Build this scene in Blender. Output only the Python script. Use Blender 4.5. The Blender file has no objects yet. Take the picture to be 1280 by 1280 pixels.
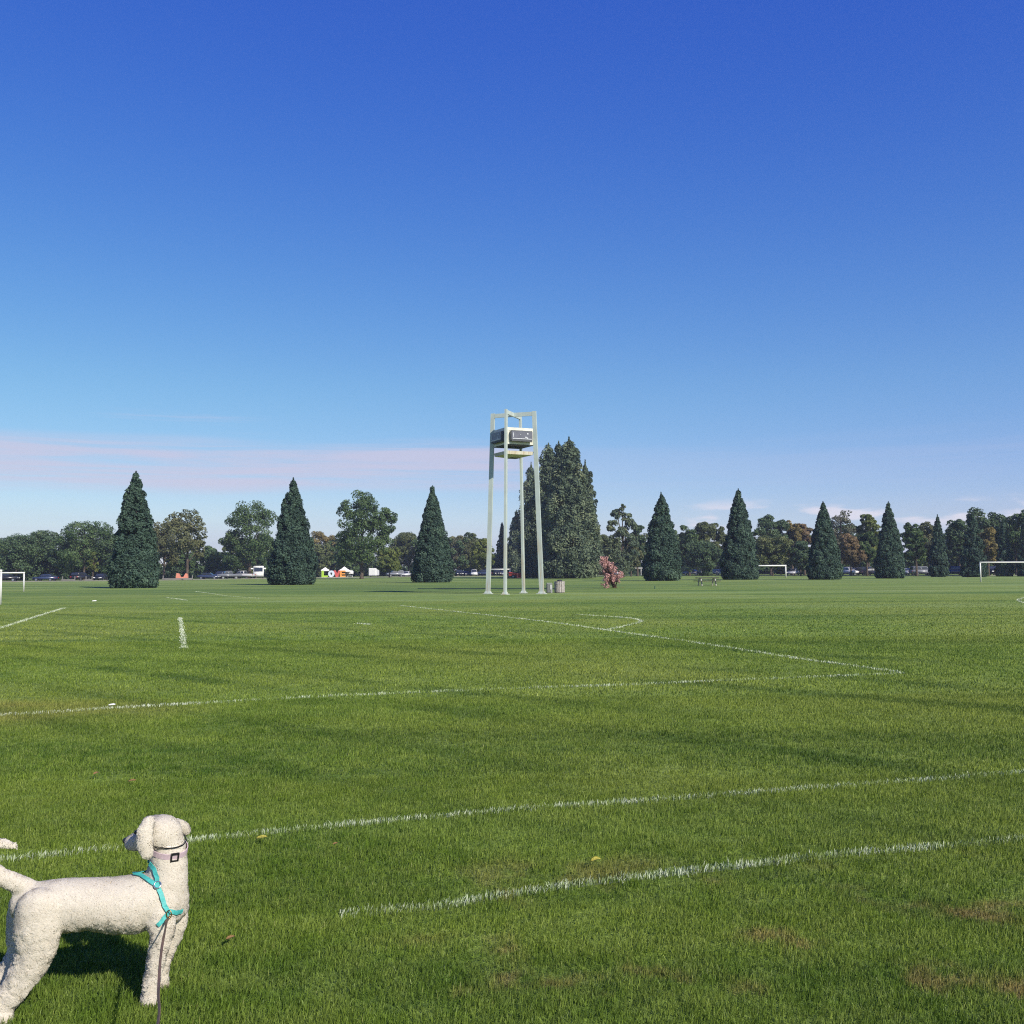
import bpy, bmesh, math, random
import numpy as np
from mathutils import Vector, Matrix, noise as mnoise
from mathutils.bvhtree import BVHTree

R = math.radians
SC = bpy.context.scene
COL = SC.collection

# ------------------------------------------------------------------ camera
F = 1283.4                                   # focal length in photo pixels (photo is 1280 wide)
CAMH = 1.6
cam = bpy.data.cameras.new('camera')
cam.sensor_width = 36.0
cam.lens = 36.0 * F / 1280.0
cam.clip_start = 0.05
cam.clip_end = 20000.0
camo = bpy.data.objects.new('camera', cam)
PITCH = math.atan(72.5 / F)
CM = Matrix.Translation((0, 0, CAMH)) @ Matrix.Rotation(R(90) + PITCH, 4, 'X') @ Matrix.Rotation(R(-0.4), 4, 'Z')
camo.matrix_world = CM
COL.objects.link(camo)
SC.camera = camo

# ------------------------------------------------------------------ sun and sky
SUN_EL, SUN_AZ = R(35.0), R(40.0)            # sun behind the viewer, 40 degrees to the right
sdir = Vector((math.sin(SUN_AZ) * math.cos(SUN_EL), -math.cos(SUN_AZ) * math.cos(SUN_EL), math.sin(SUN_EL)))
sl = bpy.data.lights.new('sun', 'SUN')
sl.energy = 4.6
sl.angle = R(0.55)
sl.color = (1.0, 0.93, 0.83)
so = bpy.data.objects.new('sun', sl)
so.rotation_euler = sdir.to_track_quat('Z', 'Y').to_euler()
so.location = (40, -40, 60)
COL.objects.link(so)

W = bpy.data.worlds.new('World')
SC.world = W
W.use_nodes = True
nt = W.node_tree
nt.nodes.clear()


class NT:
    """tiny helper to write node graphs"""
    def __init__(s, tree):
        s.t = tree

    def n(s, typ, ins=None, **props):
        nd = s.t.nodes.new(typ)
        for k, v in props.items():
            setattr(nd, k, v)
        for k, v in (ins or {}).items():
            if isinstance(v, bpy.types.NodeSocket):
                s.t.links.new(v, nd.inputs[k])
            else:
                nd.inputs[k].default_value = v
        return nd

    def m(s, op, a, b=0.0, c=0.0, clamp=False):
        nd = s.n('ShaderNodeMath', {0: a, 1: b, 2: c}, operation=op)
        nd.use_clamp = clamp
        return nd.outputs[0]

    def mix(s, fac, a, b, mode='MIX'):
        nd = s.t.nodes.new('ShaderNodeMix')
        nd.data_type = 'RGBA'
        nd.blend_type = mode
        for sock, v in ((nd.inputs[0], fac), (nd.inputs[6], a), (nd.inputs[7], b)):
            if isinstance(v, bpy.types.NodeSocket):
                s.t.links.new(v, sock)
            elif isinstance(v, (int, float)):
                sock.default_value = v
            else:
                sock.default_value = (v[0], v[1], v[2], 1.0)
        return nd.outputs[2]

    def noise(s, vec, scale, detail=3.0, rough=0.55, dist=0.0):
        ins = {'Scale': scale, 'Detail': detail, 'Roughness': rough, 'Distortion': dist}
        if vec is not None:
            ins['Vector'] = vec
        return s.n('ShaderNodeTexNoise', ins).outputs[0]

    def rng(s, v, a, b, c=0.0, d=1.0, smooth=True):
        nd = s.n('ShaderNodeMapRange', {0: v, 1: a, 2: b, 3: c, 4: d})
        nd.interpolation_type = 'SMOOTHSTEP' if smooth else 'LINEAR'
        return nd.outputs[0]

    def vscale(s, v, x, y, z, rot=0.0, loc=(0, 0, 0)):
        return s.n('ShaderNodeMapping', {'Vector': v, 'Scale': (x, y, z), 'Rotation': (0, 0, rot), 'Location': loc}).outputs[0]


g = NT(nt)
sky = g.n('ShaderNodeTexSky')
sky.sky_type = 'NISHITA'
sky.sun_disc = False
sky.sun_elevation = SUN_EL
sky.sun_rotation = math.pi - SUN_AZ          # clockwise from +Y
sky.altitude = 800
sky.air_density = 1.0
sky.dust_density = 0.6
sky.ozone_density = 3.0
SKYCOL = g.n('ShaderNodeHueSaturation', {'Hue': 0.505, 'Saturation': 1.22, 'Value': 1.0, 'Color': sky.outputs[0]}).outputs[0]
tc = g.n('ShaderNodeTexCoord').outputs['Generated']
sep = g.n('ShaderNodeSeparateXYZ', {0: tc})
X, Y, Z = sep.outputs
# the phone's rendering of a clear autumn sky: deeper blue overhead, softer near the horizon
srgb = g.n('ShaderNodeSeparateColor', {0: SKYCOL})
blue = g.m('MULTIPLY', g.m('POWER', g.m('MULTIPLY', srgb.outputs[2], 0.115), 0.425), 0.875 / 0.115)
sk2 = g.n('ShaderNodeCombineColor', {0: g.m('MULTIPLY', srgb.outputs[0], g.rng(Z, 0.15, 0.48, 1.0, 0.74)), 1: g.m('MULTIPLY', srgb.outputs[1], g.rng(Z, 0.22, 0.5, 1.04, 0.88)), 2: blue}).outputs[0]
sk2 = g.mix(g.rng(Z, 0.19, 0.06, 0.0, 1.0), sk2, g.mix(1.0, sk2, (0.92, 0.84, 1.05), 'MULTIPLY'))
bg = g.n('ShaderNodeBackground', {'Color': sk2, 'Strength': 0.088})
az = g.m('ARCTAN2', X, Y)
cv = g.n('ShaderNodeCombineXYZ', {0: az, 1: Z, 2: 0.0}).outputs[0]
# thin pinkish bands low in the left sky
warp = g.noise(g.vscale(cv, 3.0, 9.0, 1), 1.0, 2.0)
band1 = g.noise(g.vscale(cv, 2.2, 62.0, 1, loc=(3.2, 1.1, 0)), 1.0, 6.0, 0.62, 0.5)
el = g.m('ADD', Z, g.m('MULTIPLY', g.m('SUBTRACT', warp, 0.5), 0.03))
win = g.m('MULTIPLY', g.rng(el, 0.070, 0.088), g.rng(el, 0.128, 0.112))
win = g.m('MULTIPLY', win, g.rng(az, 0.06, -0.02, 0.15, 1.0))
band = g.m('MULTIPLY', win, g.rng(band1, 0.34, 0.60, 0.12, 1.0))
wisp = g.m('MULTIPLY', g.m('MULTIPLY', g.rng(el, 0.125, 0.135), g.rng(el, 0.158, 0.142)), g.rng(g.m('ABSOLUTE', g.m('ADD', az, 0.31)), 0.10, 0.02))
band = g.m('ADD', band, g.m('MULTIPLY', wisp, g.rng(band1, 0.46, 0.72, 0.0, 0.5)))
haze_n = g.noise(g.vscale(cv, 2.0, 30.0, 1, loc=(7.0, 0, 0)), 1.0, 3.0)
lowh = g.m('MULTIPLY', g.rng(Z, 0.075, 0.015), g.rng(haze_n, 0.3, 0.7, 0.25, 0.75))
# small cumulus tops over the trees on the right
cu = g.noise(g.vscale(cv, 11.0, 46.0, 1, loc=(1.3, 0.4, 0)), 1.0, 5.0, 0.5)
cuw = g.m('MULTIPLY', g.m('MULTIPLY', g.rng(el, 0.030, 0.044), g.rng(el, 0.068, 0.052)), g.rng(az, 0.06, 0.11))
cumulus = g.m('MULTIPLY', cuw, g.rng(cu, 0.50, 0.62))
bgb = g.n('ShaderNodeBackground', {'Color': (0.64, 0.585, 0.73, 1), 'Strength': 0.78})
bgh = g.n('ShaderNodeBackground', {'Color': (0.50, 0.56, 0.75, 1), 'Strength': 0.76})
bgc = g.n('ShaderNodeBackground', {'Color': (0.80, 0.77, 0.86, 1), 'Strength': 0.78})
mx0 = g.n('ShaderNodeMixShader', {0: lowh, 1: bg.outputs[0], 2: bgh.outputs[0]})
mx1 = g.n('ShaderNodeMixShader', {0: g.m('MULTIPLY', band, 0.70), 1: mx0.outputs[0], 2: bgb.outputs[0]})
mx2 = g.n('ShaderNodeMixShader', {0: g.m('MULTIPLY', cumulus, 0.8), 1: mx1.outputs[0], 2: bgc.outputs[0]})
wo = g.n('ShaderNodeOutputWorld', {0: mx2.outputs[0]})

SC.view_settings.view_transform = 'Standard'
SC.view_settings.look = 'None'
SC.view_settings.gamma = 1.0
SC.view_settings.exposure = 0.4
SC.render.engine = 'CYCLES'
SC.cycles.max_bounces = 5
SC.cycles.diffuse_bounces = 3
SC.cycles.transparent_max_bounces = 8
SC.cycles.use_denoising = False
SC.cycles.filter_width = 1.15

# ------------------------------------------------------------------ helpers
rs = np.random.RandomState(7)
random.seed(7)
CR = CM.to_3x3()
CO = Vector((0, 0, CAMH))


def ray(px, py):
    return (CR @ Vector(((px - 640) / F, -(py - 640) / F, -1.0))).normalized()


def ground(px, py, z=0.0):
    d = ray(px, py)
    return CO + d * ((z - CAMH) / d.z)


def at(px, py, y):
    d = ray(px, py)
    return CO + d * (y / d.y)


def tag(o, label=None, cat=None, group=None, kind=None):
    if label: o['label'] = label
    if cat: o['category'] = cat
    if group: o['group'] = group
    if kind: o['kind'] = kind
    return o


def empty(name, loc, rz=0.0):
    o = bpy.data.objects.new(name, None)
    o.location = loc
    o.rotation_euler = (0, 0, rz)
    o.empty_display_size = 0.3
    COL.objects.link(o)
    return o


def link(name, me, parent=None, loc=None):
    o = bpy.data.objects.new(name, me)
    COL.objects.link(o)
    if parent is not None:
        o.parent = parent
    if loc is not None:
        o.location = loc
    return o


def npmesh(name, verts, loops, starts, totals, mats, face_attr=None, mat_idx=None, smooth=False, corner_uv=None):
    """fast mesh from numpy arrays"""
    me = bpy.data.meshes.new(name)
    me.vertices.add(len(verts))
    me.vertices.foreach_set('co', np.asarray(verts, np.float32).ravel())
    me.loops.add(len(loops))
    me.loops.foreach_set('vertex_index', np.asarray(loops, np.int32))
    me.polygons.add(len(starts))
    me.polygons.foreach_set('loop_start', np.asarray(starts, np.int32))
    me.polygons.foreach_set('loop_total', np.asarray(totals, np.int32))
    if mat_idx is not None:
        me.polygons.foreach_set('material_index', np.asarray(mat_idx, np.int32))
    me.polygons.foreach_set('use_smooth', np.full(len(starts), smooth, bool))
    me.update(calc_edges=True)
    for m in mats:
        me.materials.append(m)
    for k, arr in (face_attr or {}).items():
        a = me.attributes.new(k, 'FLOAT', 'FACE')
        a.data.foreach_set('value', np.asarray(arr, np.float32))
    return me


def quads(name, v4, mats, tint=None):
    n = len(v4)
    return npmesh(name, v4.reshape(-1, 3), np.arange(4 * n), np.arange(n) * 4, np.full(n, 4), mats,
                  {'tint': tint} if tint is not None else None)


class MB:
    """collects primitive shapes into one mesh"""
    def __init__(s):
        s.bm = bmesh.new()

    def box(s, c, d, rot=None, taper=1.0, bevel=0.0):
        vs = []
        M = rot if rot is not None else Matrix.Identity(3)
        for z in (-1, 1):
            k = taper if z > 0 else 1.0
            for x, y in ((-1, -1), (1, -1), (1, 1), (-1, 1)):
                p = M @ Vector((x * d[0] / 2 * k, y * d[1] / 2 * k, z * d[2] / 2)) + Vector(c)
                vs.append(s.bm.verts.new(p))
        fs = []
        for f in ((3, 2, 1, 0), (4, 5, 6, 7), (0, 1, 5, 4), (1, 2, 6, 5), (2, 3, 7, 6), (3, 0, 4, 7)):
            fs.append(s.bm.faces.new([vs[i] for i in f]))
        if bevel:
            ed = list({e for f in fs for e in f.edges})
            bmesh.ops.bevel(s.bm, geom=ed, offset=bevel, segments=2, affect='EDGES')
        return s

    def tube(s, pts, radii, seg=8, cap=True):
        pts = [Vector(p) for p in pts]
        if not hasattr(radii, '__len__'):
            radii = [radii] * len(pts)
        rings = []
        up = None
        for i, p in enumerate(pts):
            t = (pts[min(i + 1, len(pts) - 1)] - pts[max(i - 1, 0)])
            if t.length < 1e-9: t = Vector((0, 0, 1))
            t.normalize()
            if up is None:
                up = t.orthogonal().normalized()
            else:
                up = (up - t * up.dot(t))
                up = up.normalized() if up.length > 1e-6 else t.orthogonal().normalized()
            b = t.cross(up)
            r = radii[i]
            rings.append([s.bm.verts.new(p + (up * math.cos(a) + b * math.sin(a)) * r)
                          for a in [2 * math.pi * k / seg for k in range(seg)]])
        for a, b in zip(rings, rings[1:]):
            for k in range(seg):
                s.bm.faces.new((a[k], a[(k + 1) % seg], b[(k + 1) % seg], b[k]))
        if cap:
            s.bm.faces.new(rings[0][::-1])
            s.bm.faces.new(rings[-1])
        return s

    def prism(s, poly, axis_from, axis_to, fn):
        """poly: 2D outline, fn(u, v, w) -> point"""
        a = [s.bm.verts.new(fn(u, v, axis_from)) for u, v in poly]
        b = [s.bm.verts.new(fn(u, v, axis_to)) for u, v in poly]
        n = len(poly)
        s.bm.faces.new(a)
        s.bm.faces.new(b[::-1])
        for i in range(n):
            s.bm.faces.new((a[i], b[i], b[(i + 1) % n], a[(i + 1) % n]))
        return s

    def face(s, pts):
        s.bm.faces.new([s.bm.verts.new(p) for p in pts])
        return s

    def sphere(s, c, r, seg=10, ring=7):
        m = Matrix.Translation(c) @ Matrix.Diagonal((r[0], r[1], r[2], 1)) if hasattr(r, '__len__') else Matrix.Translation(c) @ Matrix.Scale(r, 4)
        bmesh.ops.create_uvsphere(s.bm, u_segments=seg, v_segments=ring, radius=1.0, matrix=m)
        return s

    def mesh(s, name, mat, smooth=False):
        bmesh.ops.recalc_face_normals(s.bm, faces=s.bm.faces[:])
        me = bpy.data.meshes.new(name)
        s.bm.to_mesh(me)
        s.bm.free()
        me.materials.append(mat)
        if smooth:
            me.polygons.foreach_set('use_smooth', np.full(len(me.polygons), True))
        return me

    def build(s, name, mat, parent=None, loc=None, smooth=False):
        return link(name, s.mesh(name, mat, smooth), parent, loc)


def newmat(name):
    m = bpy.data.materials.new(name)
    m.use_nodes = True
    m.node_tree.nodes.clear()
    return m, NT(m.node_tree)


def plain(name, col, rough=0.6, metal=0.0, var=0.12, vscale=6.0, spec=0.5, bump=0.0):
    m, k = newmat(name)
    tcn = k.n('ShaderNodeTexCoord').outputs['Object']
    nz = k.noise(tcn, vscale, 4.0)
    c = k.mix(k.rng(nz, 0.3, 0.7), tuple(x * (1 - var) for x in col), tuple(min(1, x * (1 + var)) for x in col))
    p = k.n('ShaderNodeBsdfPrincipled', {'Base Color': c, 'Roughness': rough, 'Metallic': metal, 'Specular IOR Level': spec})
    if bump:
        b = k.n('ShaderNodeBump', {'Height': nz, 'Strength': bump, 'Distance': 0.01})
        k.t.links.new(b.outputs[0], p.inputs['Normal'])
    k.n('ShaderNodeOutputMaterial', {0: p.outputs[0]})
    return m


# ------------------------------------------------------------------ grass colour shared by the turf sheet and the blades
grp = bpy.data.node_groups.new('turf_colour', 'ShaderNodeTree')
grp.interface.new_socket('Color', in_out='OUTPUT', socket_type='NodeSocketColor')
k = NT(grp)
P = k.n('ShaderNodeNewGeometry').outputs['Position']
P = k.n('ShaderNodeVectorMath', {0: P, 1: (1, 1, 0)}, operation='MULTIPLY').outputs[0]
big = k.noise(P, 0.09, 3.0)
mid = k.noise(k.vscale(P, 1, 1, 1, loc=(31, 7, 0)), 0.75, 4.0, 0.6)
fin = k.noise(k.vscale(P, 1, 1, 1, loc=(3, 17, 0)), 5.0, 3.0, 0.6)
strk = k.noise(k.vscale(P, 0.045, 0.55, 1, rot=R(41)), 1.0, 3.0, 0.5, 0.3)     # mower and wheel tracks
strk2 = k.noise(k.vscale(P, 0.03, 0.40, 1, rot=R(4), loc=(9, 3, 0)), 1.0, 3.0, 0.55)
c0 = k.mix(k.rng(mid, 0.32, 0.68), (0.096, 0.170, 0.018), (0.186, 0.268, 0.040))
c1 = k.mix(k.rng(big, 0.40, 0.64, 0, 0.75), c0, (0.245, 0.290, 0.056))
c2 = k.mix(k.rng(strk, 0.45, 0.31, 0, 0.62), c1, (0.042, 0.098, 0.010))
c3 = k.mix(k.rng(strk2, 0.56, 0.72, 0, 0.5), c2, (0.210, 0.310, 0.078))
c3 = k.mix(k.rng(strk2, 0.45, 0.30, 0, 0.6), c3, (0.056, 0.125, 0.018))
c4 = k.mix(k.rng(fin, 0.35, 0.65, 0, 1.0), c3, k.mix(0.45, c3, (0.235, 0.300, 0.070)))
along = k.m('ADD', k.n('ShaderNodeSeparateXYZ', {0: P}).outputs[0], k.m('MULTIPLY', k.n('ShaderNodeSeparateXYZ', {0: P}).outputs[1], 1.1))
along = k.m('ADD', along, k.m('MULTIPLY', k.m('SUBTRACT', k.noise(P, 0.35, 2.0), 0.5), 0.5))
tmask = k.rng(k.noise(k.vscale(P, 1, 1, 1, loc=(13, 5, 0)), 0.30, 3.0), 0.36, 0.60)
for cc, ww, ss in ((12.2, .26, .60), (14.3, .22, .45), (9.4, .20, .35), (18.3, .30, .50), (21.2, .30, .40), (26.5, .40, .45), (30.0, .35, .35), (7.3, .18, .30)):
    dline = k.m('ABSOLUTE', k.m('SUBTRACT', along, cc))
    c4 = k.mix(k.m('MULTIPLY', k.m('MULTIPLY', k.rng(dline, ww * 2.2, ww * .5), tmask), ss), c4, (0.040, 0.092, 0.012))
dryn = k.noise(k.vscale(P, 1, 1, 1, loc=(5.3, 2.1, 0)), 1.25, 4.0, 0.62)
sepP = k.n('ShaderNodeSeparateXYZ', {0: P})
near = k.rng(sepP.outputs[1], 6.4, 4.6)
nearx = k.rng(sepP.outputs[0], -0.8, 0.2)
dry = k.m('MULTIPLY', k.m('MULTIPLY', k.rng(dryn, 0.53, 0.66), k.m('MULTIPLY', near, nearx)), 0.74)
# worn, sandy turf at the left edge of the pitch
wd = k.n('ShaderNodeVectorMath', {0: k.vscale(P, 0.42, 0.75, 1, loc=(5.9 * 0.42, -11.9 * 0.75, 0)), 1: (0, 0, 0)}, operation='DISTANCE').outputs['Value']
worn = k.m('MULTIPLY', k.rng(wd, 1.25, 0.2), k.rng(mid, 0.3, 0.75, 0.2, 0.9))
c5 = k.mix(dry, c4, (0.30, 0.215, 0.095))
c5 = k.mix(k.m('MULTIPLY', worn, 0.6), c5, (0.30, 0.24, 0.10))
fs = k.noise(k.vscale(P, 0.010, 0.075, 1, rot=R(3), loc=(2, 8, 0)), 1.0, 4.0, 0.6)
fs_on = k.rng(sepP.outputs[1], 22.0, 60.0)
c5 = k.mix(k.m('MULTIPLY', k.rng(fs, 0.50, 0.39, 0, 0.75), fs_on), c5, (0.066, 0.135, 0.026))
c5 = k.mix(k.m('MULTIPLY', k.rng(fs, 0.50, 0.62, 0, 0.75), fs_on), c5, (0.250, 0.330, 0.110))
farn = k.rng(sepP.outputs[1], 18.0, 110.0, 0.0, 0.42)
c5 = k.mix(farn, c5, k.mix(0.6, c5, (0.225, 0.290, 0.105)))
go = k.n('NodeGroupOutput', {0: c5})


def turf_node(kk):
    nd = kk.t.nodes.new('ShaderNodeGroup')
    nd.node_tree = grp
    return nd.outputs[0]


M_turf, k = newmat('turf')
c = turf_node(k)
Pn = k.n('ShaderNodeNewGeometry').outputs['Position']
h1 = k.noise(Pn, 9.0, 5.0, 0.65)
h2 = k.noise(k.vscale(Pn, 1, 1, 1), 1.3, 4.0, 0.6)
c = k.mix(k.rng(h1, 0.35, 0.6, 0.45, 0.0), c, k.mix(0.5, c, (0.02, 0.03, 0.006)))
hh = k.m('ADD', h1, k.m('MULTIPLY', h2, 1.5))
b = k.n('ShaderNodeBump', {'Height': hh, 'Strength': 0.9, 'Distance': 0.06})
p = k.n('ShaderNodeBsdfPrincipled', {'Base Color': c, 'Roughness': 0.9, 'Specular IOR Level': 0.15, 'Normal': b.outputs[0]})
k.n('ShaderNodeOutputMaterial', {0: p.outputs[0]})


def leafmat(name, cols, trans=0.3, rough=0.55, spec=0.3, scale=0.35, turf=False, vary=0.35):
    """foliage: colour varies by clump (face attribute tint) and by position"""
    m, k = newmat(name)
    tint = k.n('ShaderNodeAttribute', attribute_name='tint', attribute_type='GEOMETRY').outputs['Fac']
    if turf:
        base = turf_node(k)
        straw = k.rng(tint, 0.86, 1.0, 0, 0.8)
        c = k.mix(1.0, base, k.mix(k.rng(tint, 0, 1, 0, 1, False), (0.54, 0.58, 0.5), (1.72, 1.58, 1.5)), 'MULTIPLY')
        c = k.mix(straw, c, (0.30, 0.30, 0.11))
    else:
        oc = k.n('ShaderNodeTexCoord').outputs['Object']
        nz = k.noise(oc, scale, 3.0, 0.6)
        f = k.m('ADD', k.m('MULTIPLY', tint, 1 - vary), k.m('MULTIPLY', k.rng(nz, 0.3, 0.7), vary))
        c = k.mix(k.rng(f, 0.05, 0.5), cols[0], cols[1])
        c = k.mix(k.rng(f, 0.5, 0.95), c, cols[2])
    p = k.n('ShaderNodeBsdfPrincipled', {'Base Color': c, 'Roughness': rough, 'Specular IOR Level': spec})
    t = k.n('ShaderNodeBsdfTranslucent', {'Color': k.mix(1.0, c, (1.1, 1.15, 0.6), 'MULTIPLY')})
    mxs = k.n('ShaderNodeMixShader', {0: trans, 1: p.outputs[0], 2: t.outputs[0]})
    k.n('ShaderNodeOutputMaterial', {0: mxs.outputs[0]})
    return m


M_blade = leafmat('grass_blade', None, 0.28, 0.5, 0.25, turf=True)

# ------------------------------------------------------------------ ground
def grid_sheet(xs, ys, z=0.0):
    v = np.array([(x, y, z) for y in ys for x in xs], np.float32)
    nx, ny = len(xs), len(ys)
    f = []
    for j in range(ny - 1):
        for i in range(nx - 1):
            a = j * nx + i
            f.append((a, a + 1, a + nx + 1, a + nx))
    f = np.array(f)
    return v, f


v, f = grid_sheet([-3000, -600, -200, -60, 0, 60, 200, 600, 3000], [-300, -30, 0, 20, 60, 150, 300, 800, 5000])
me = npmesh('ground', v, f.ravel(), np.arange(len(f)) * 4, np.full(len(f), 4), [M_turf])
tag(link('ground', me), kind='structure')

EDGE = [(-700, 190), (-300, 192), (0, 195), (200, 204), (350, 238), (500, 262), (640, 266), (770, 258), (1000, 212), (1200, 182), (1600, 176), (2100, 172)]


def edge_y(px):
    return float(np.interp(px, [e[0] for e in EDGE], [e[1] for e in EDGE]))


def edge_pt(px, dy=0.0):
    y = edge_y(px) + dy
    q = at(px, 712.5, y)
    return Vector((q.x, y, 0))


# the park road with a pale kerb behind the field
M_road = plain('asphalt', (0.10, 0.097, 0.093), 0.9, vscale=0.4, spec=0.2)
M_kerb = plain('concrete', (0.20, 0.19, 0.17), 0.85, vscale=0.6, spec=0.2)
mb = MB()
pxs = [e[0] for e in EDGE]
for a, b_ in zip(range(-700, 2080, 40), range(-660, 2120, 40)):
    p0, p1 = edge_pt(a, 0.9), edge_pt(b_, 0.9)
    q0, q1 = edge_pt(a, 13.0), edge_pt(b_, 13.0)
    mb.face([p0 + Vector((0, 0, .03)), p1 + Vector((0, 0, .03)), q1 + Vector((0, 0, .03)), q0 + Vector((0, 0, .03))])
tag(mb.build('road', M_road), kind='structure')
mb = MB()
for a, b_ in zip(range(-700, 2080, 40), range(-660, 2120, 40)):
    p0, p1 = edge_pt(a, 0.3), edge_pt(b_, 0.3)
    q0, q1 = edge_pt(a, 0.9), edge_pt(b_, 0.9)
    up = Vector((0, 0, .14))
    mb.face([p0, p1, p1 + up, p0 + up])
    mb.face([p0 + up, p1 + up, q1 + up, q0 + up])
    mb.face([q0 + up, q1 + up, q1, q0])
tag(mb.build('kerb', M_kerb), kind='structure')

# cast shadow painted as a dark strip on the turf before the conifers
M_painted_shadow = plain('shadow_on_turf', (0.020, 0.040, 0.012), 0.9, vscale=1.5, spec=0.2, var=0.4)
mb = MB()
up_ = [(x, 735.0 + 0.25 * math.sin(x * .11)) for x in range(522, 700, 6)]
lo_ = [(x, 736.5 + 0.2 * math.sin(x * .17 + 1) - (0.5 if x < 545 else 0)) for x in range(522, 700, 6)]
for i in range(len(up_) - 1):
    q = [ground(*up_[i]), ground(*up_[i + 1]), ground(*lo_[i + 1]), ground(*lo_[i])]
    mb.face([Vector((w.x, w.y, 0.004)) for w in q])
tag(mb.build('painted_shadow', M_painted_shadow), kind='structure')

# ------------------------------------------------------------------ grass blades
def vnoise(x, y, sc, seed):
    """smooth value noise on arrays, 0..1"""
    r = np.random.RandomState(seed)
    tb = r.rand(256, 256)
    X_, Y_ = x * sc + 100, y * sc + 100
    xi, yi = np.floor(X_).astype(int), np.floor(Y_).astype(int)
    fx, fy = X_ - xi, Y_ - yi
    fx, fy = fx * fx * (3 - 2 * fx), fy * fy * (3 - 2 * fy)
    gt = lambda a, b_: tb[a % 256, b_ % 256]
    return (gt(xi, yi) * (1 - fx) + gt(xi + 1, yi) * fx) * (1 - fy) + (gt(xi, yi + 1) * (1 - fx) + gt(xi + 1, yi + 1) * fx) * fy


def blades(x, y, h, w, tint, lean=0.55):
    """arrays -> verts, loops, starts, totals, tint ; each blade a quad and a tip"""
    n = len(x)
    ang = rs.rand(n) * 2 * np.pi
    bx, by = np.cos(ang), np.sin(ang)
    la = rs.rand(n) * 2 * np.pi
    lm = np.abs(rs.randn(n)) * lean * h
    lx, ly = np.cos(la) * lm + 0.14 * h, np.sin(la) * lm + 0.05 * h
    z0 = np.full(n, -0.004)
    V = np.zeros((n, 5, 3), np.float32)
    for j, (s_, hz, ww) in enumerate(((0, None, -1), (0, None, 1), (0.38, 0.58, 0.85), (0.38, 0.58, -0.85))):
        V[:, j, 0] = x + lx * s_ + bx * w * 0.5 * ww
        V[:, j, 1] = y + ly * s_ + by * w * 0.5 * ww
        V[:, j, 2] = z0 if hz is None else h * hz
    V[:, 4, 0] = x + lx
    V[:, 4, 1] = y + ly
    V[:, 4, 2] = h * np.clip(1.0 - 0.35 * (lm / h) ** 2, 0.45, 1)
    base = np.arange(n)[:, None] * 5
    L = (base + np.array([[0, 1, 2, 3, 3, 2, 4]])).ravel()
    st = (np.arange(n)[:, None] * 7 + np.array([[0, 4]])).ravel()
    tt = np.tile([4, 3], n)
    return V.reshape(-1, 3), L, st, tt, np.repeat(tint, 2)


BANDS = [(3.0, 5.0, 17500, .0027, 1.0), (5.0, 8.0, 10500, .0032, 1.0), (8.0, 13.0, 4300, .0047, 1.0),
         (13.0, 24.0, 1100, .0085, .95), (24.0, 62.0, 170, .019, .9)]
bx_, by_, bw_ = [], [], []
for y0, y1, dens, wd_, hm in BANDS:
    hw0 = lambda yy: yy * 0.515 + 0.5
    area = (y1 - y0) * 2 * hw0(y1)
    n = int(area * dens)
    yy = y0 + (y1 - y0) * rs.rand(n)
    xx = (rs.rand(n) * 2 - 1) * hw0(y1)
    keep = (np.abs(xx) < hw0(yy)) & (rs.rand(n) < np.clip((yy - 62) / -34.0, 0, 1) + .0)
    xx, yy = xx[keep], yy[keep]
    bx_.append(xx); by_.append(yy); bw_.append(np.full(len(xx), wd_))
bx_, by_, bw_ = map(np.concatenate, (bx_, by_, bw_))
tuft = vnoise(bx_, by_, 7.0, 1) * 0.6 + vnoise(bx_, by_, 1.6, 2) * 0.4
hgt = (0.016 + 0.029 * tuft) * np.interp(by_, [24, 62], [1, .45]) * (0.7 + 0.6 * rs.rand(len(bx_)))
keep = rs.rand(len(bx_)) < 0.55 + 0.9 * tuft
bx_, by_, bw_, hgt, tuft = bx_[keep], by_[keep], bw_[keep], hgt[keep], tuft[keep]
tint = np.clip(0.30 + 0.30 * (tuft - 0.5) + 0.24 * rs.randn(len(bx_)), 0, 0.98)
B = blades(bx_, by_, hgt, bw_ * (0.7 + 0.6 * rs.rand(len(bx_))), tint)
me = npmesh('grass', B[0], B[1], B[2], B[3], [M_blade], {'tint': B[4]})
tag(link('grass', me), 'short mown green grass covering the near part of the field', 'grass', kind='stuff')

# ------------------------------------------------------------------ painted pitch lines
M_paint, k = newmat('worn_line_paint')
Pn = k.n('ShaderNodeNewGeometry').outputs['Position']
wn = k.noise(Pn, 2.2, 4.0, 0.65)
wf = k.noise(Pn, 22.0, 3.0, 0.6)
near_fade = k.rng(k.n('ShaderNodeSeparateXYZ', {0: Pn}).outputs[1], 12.0, 45.0, 0.25, 1.0)
cov = k.rng(k.m('ADD', k.m('MULTIPLY', wn, 0.6), k.m('MULTIPLY', wf, 0.4)), 0.42, 0.62, 0.08, 0.60)
p = k.n('ShaderNodeBsdfPrincipled', {'Base Color': k.mix(k.rng(wf, 0.3, 0.7), (0.50, 0.52, 0.42), (0.68, 0.69, 0.62)), 'Roughness': 0.85, 'Specular IOR Level': 0.2})
tr = k.n('ShaderNodeBsdfTransparent')
cov = k.m('MULTIPLY', cov, near_fade)
mxs = k.n('ShaderNodeMixShader', {0: cov, 1: tr.outputs[0], 2: p.outputs[0]})
k.n('ShaderNodeOutputMaterial', {0: mxs.outputs[0]})
M_wblade, k = newmat('painted_blade')
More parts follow.
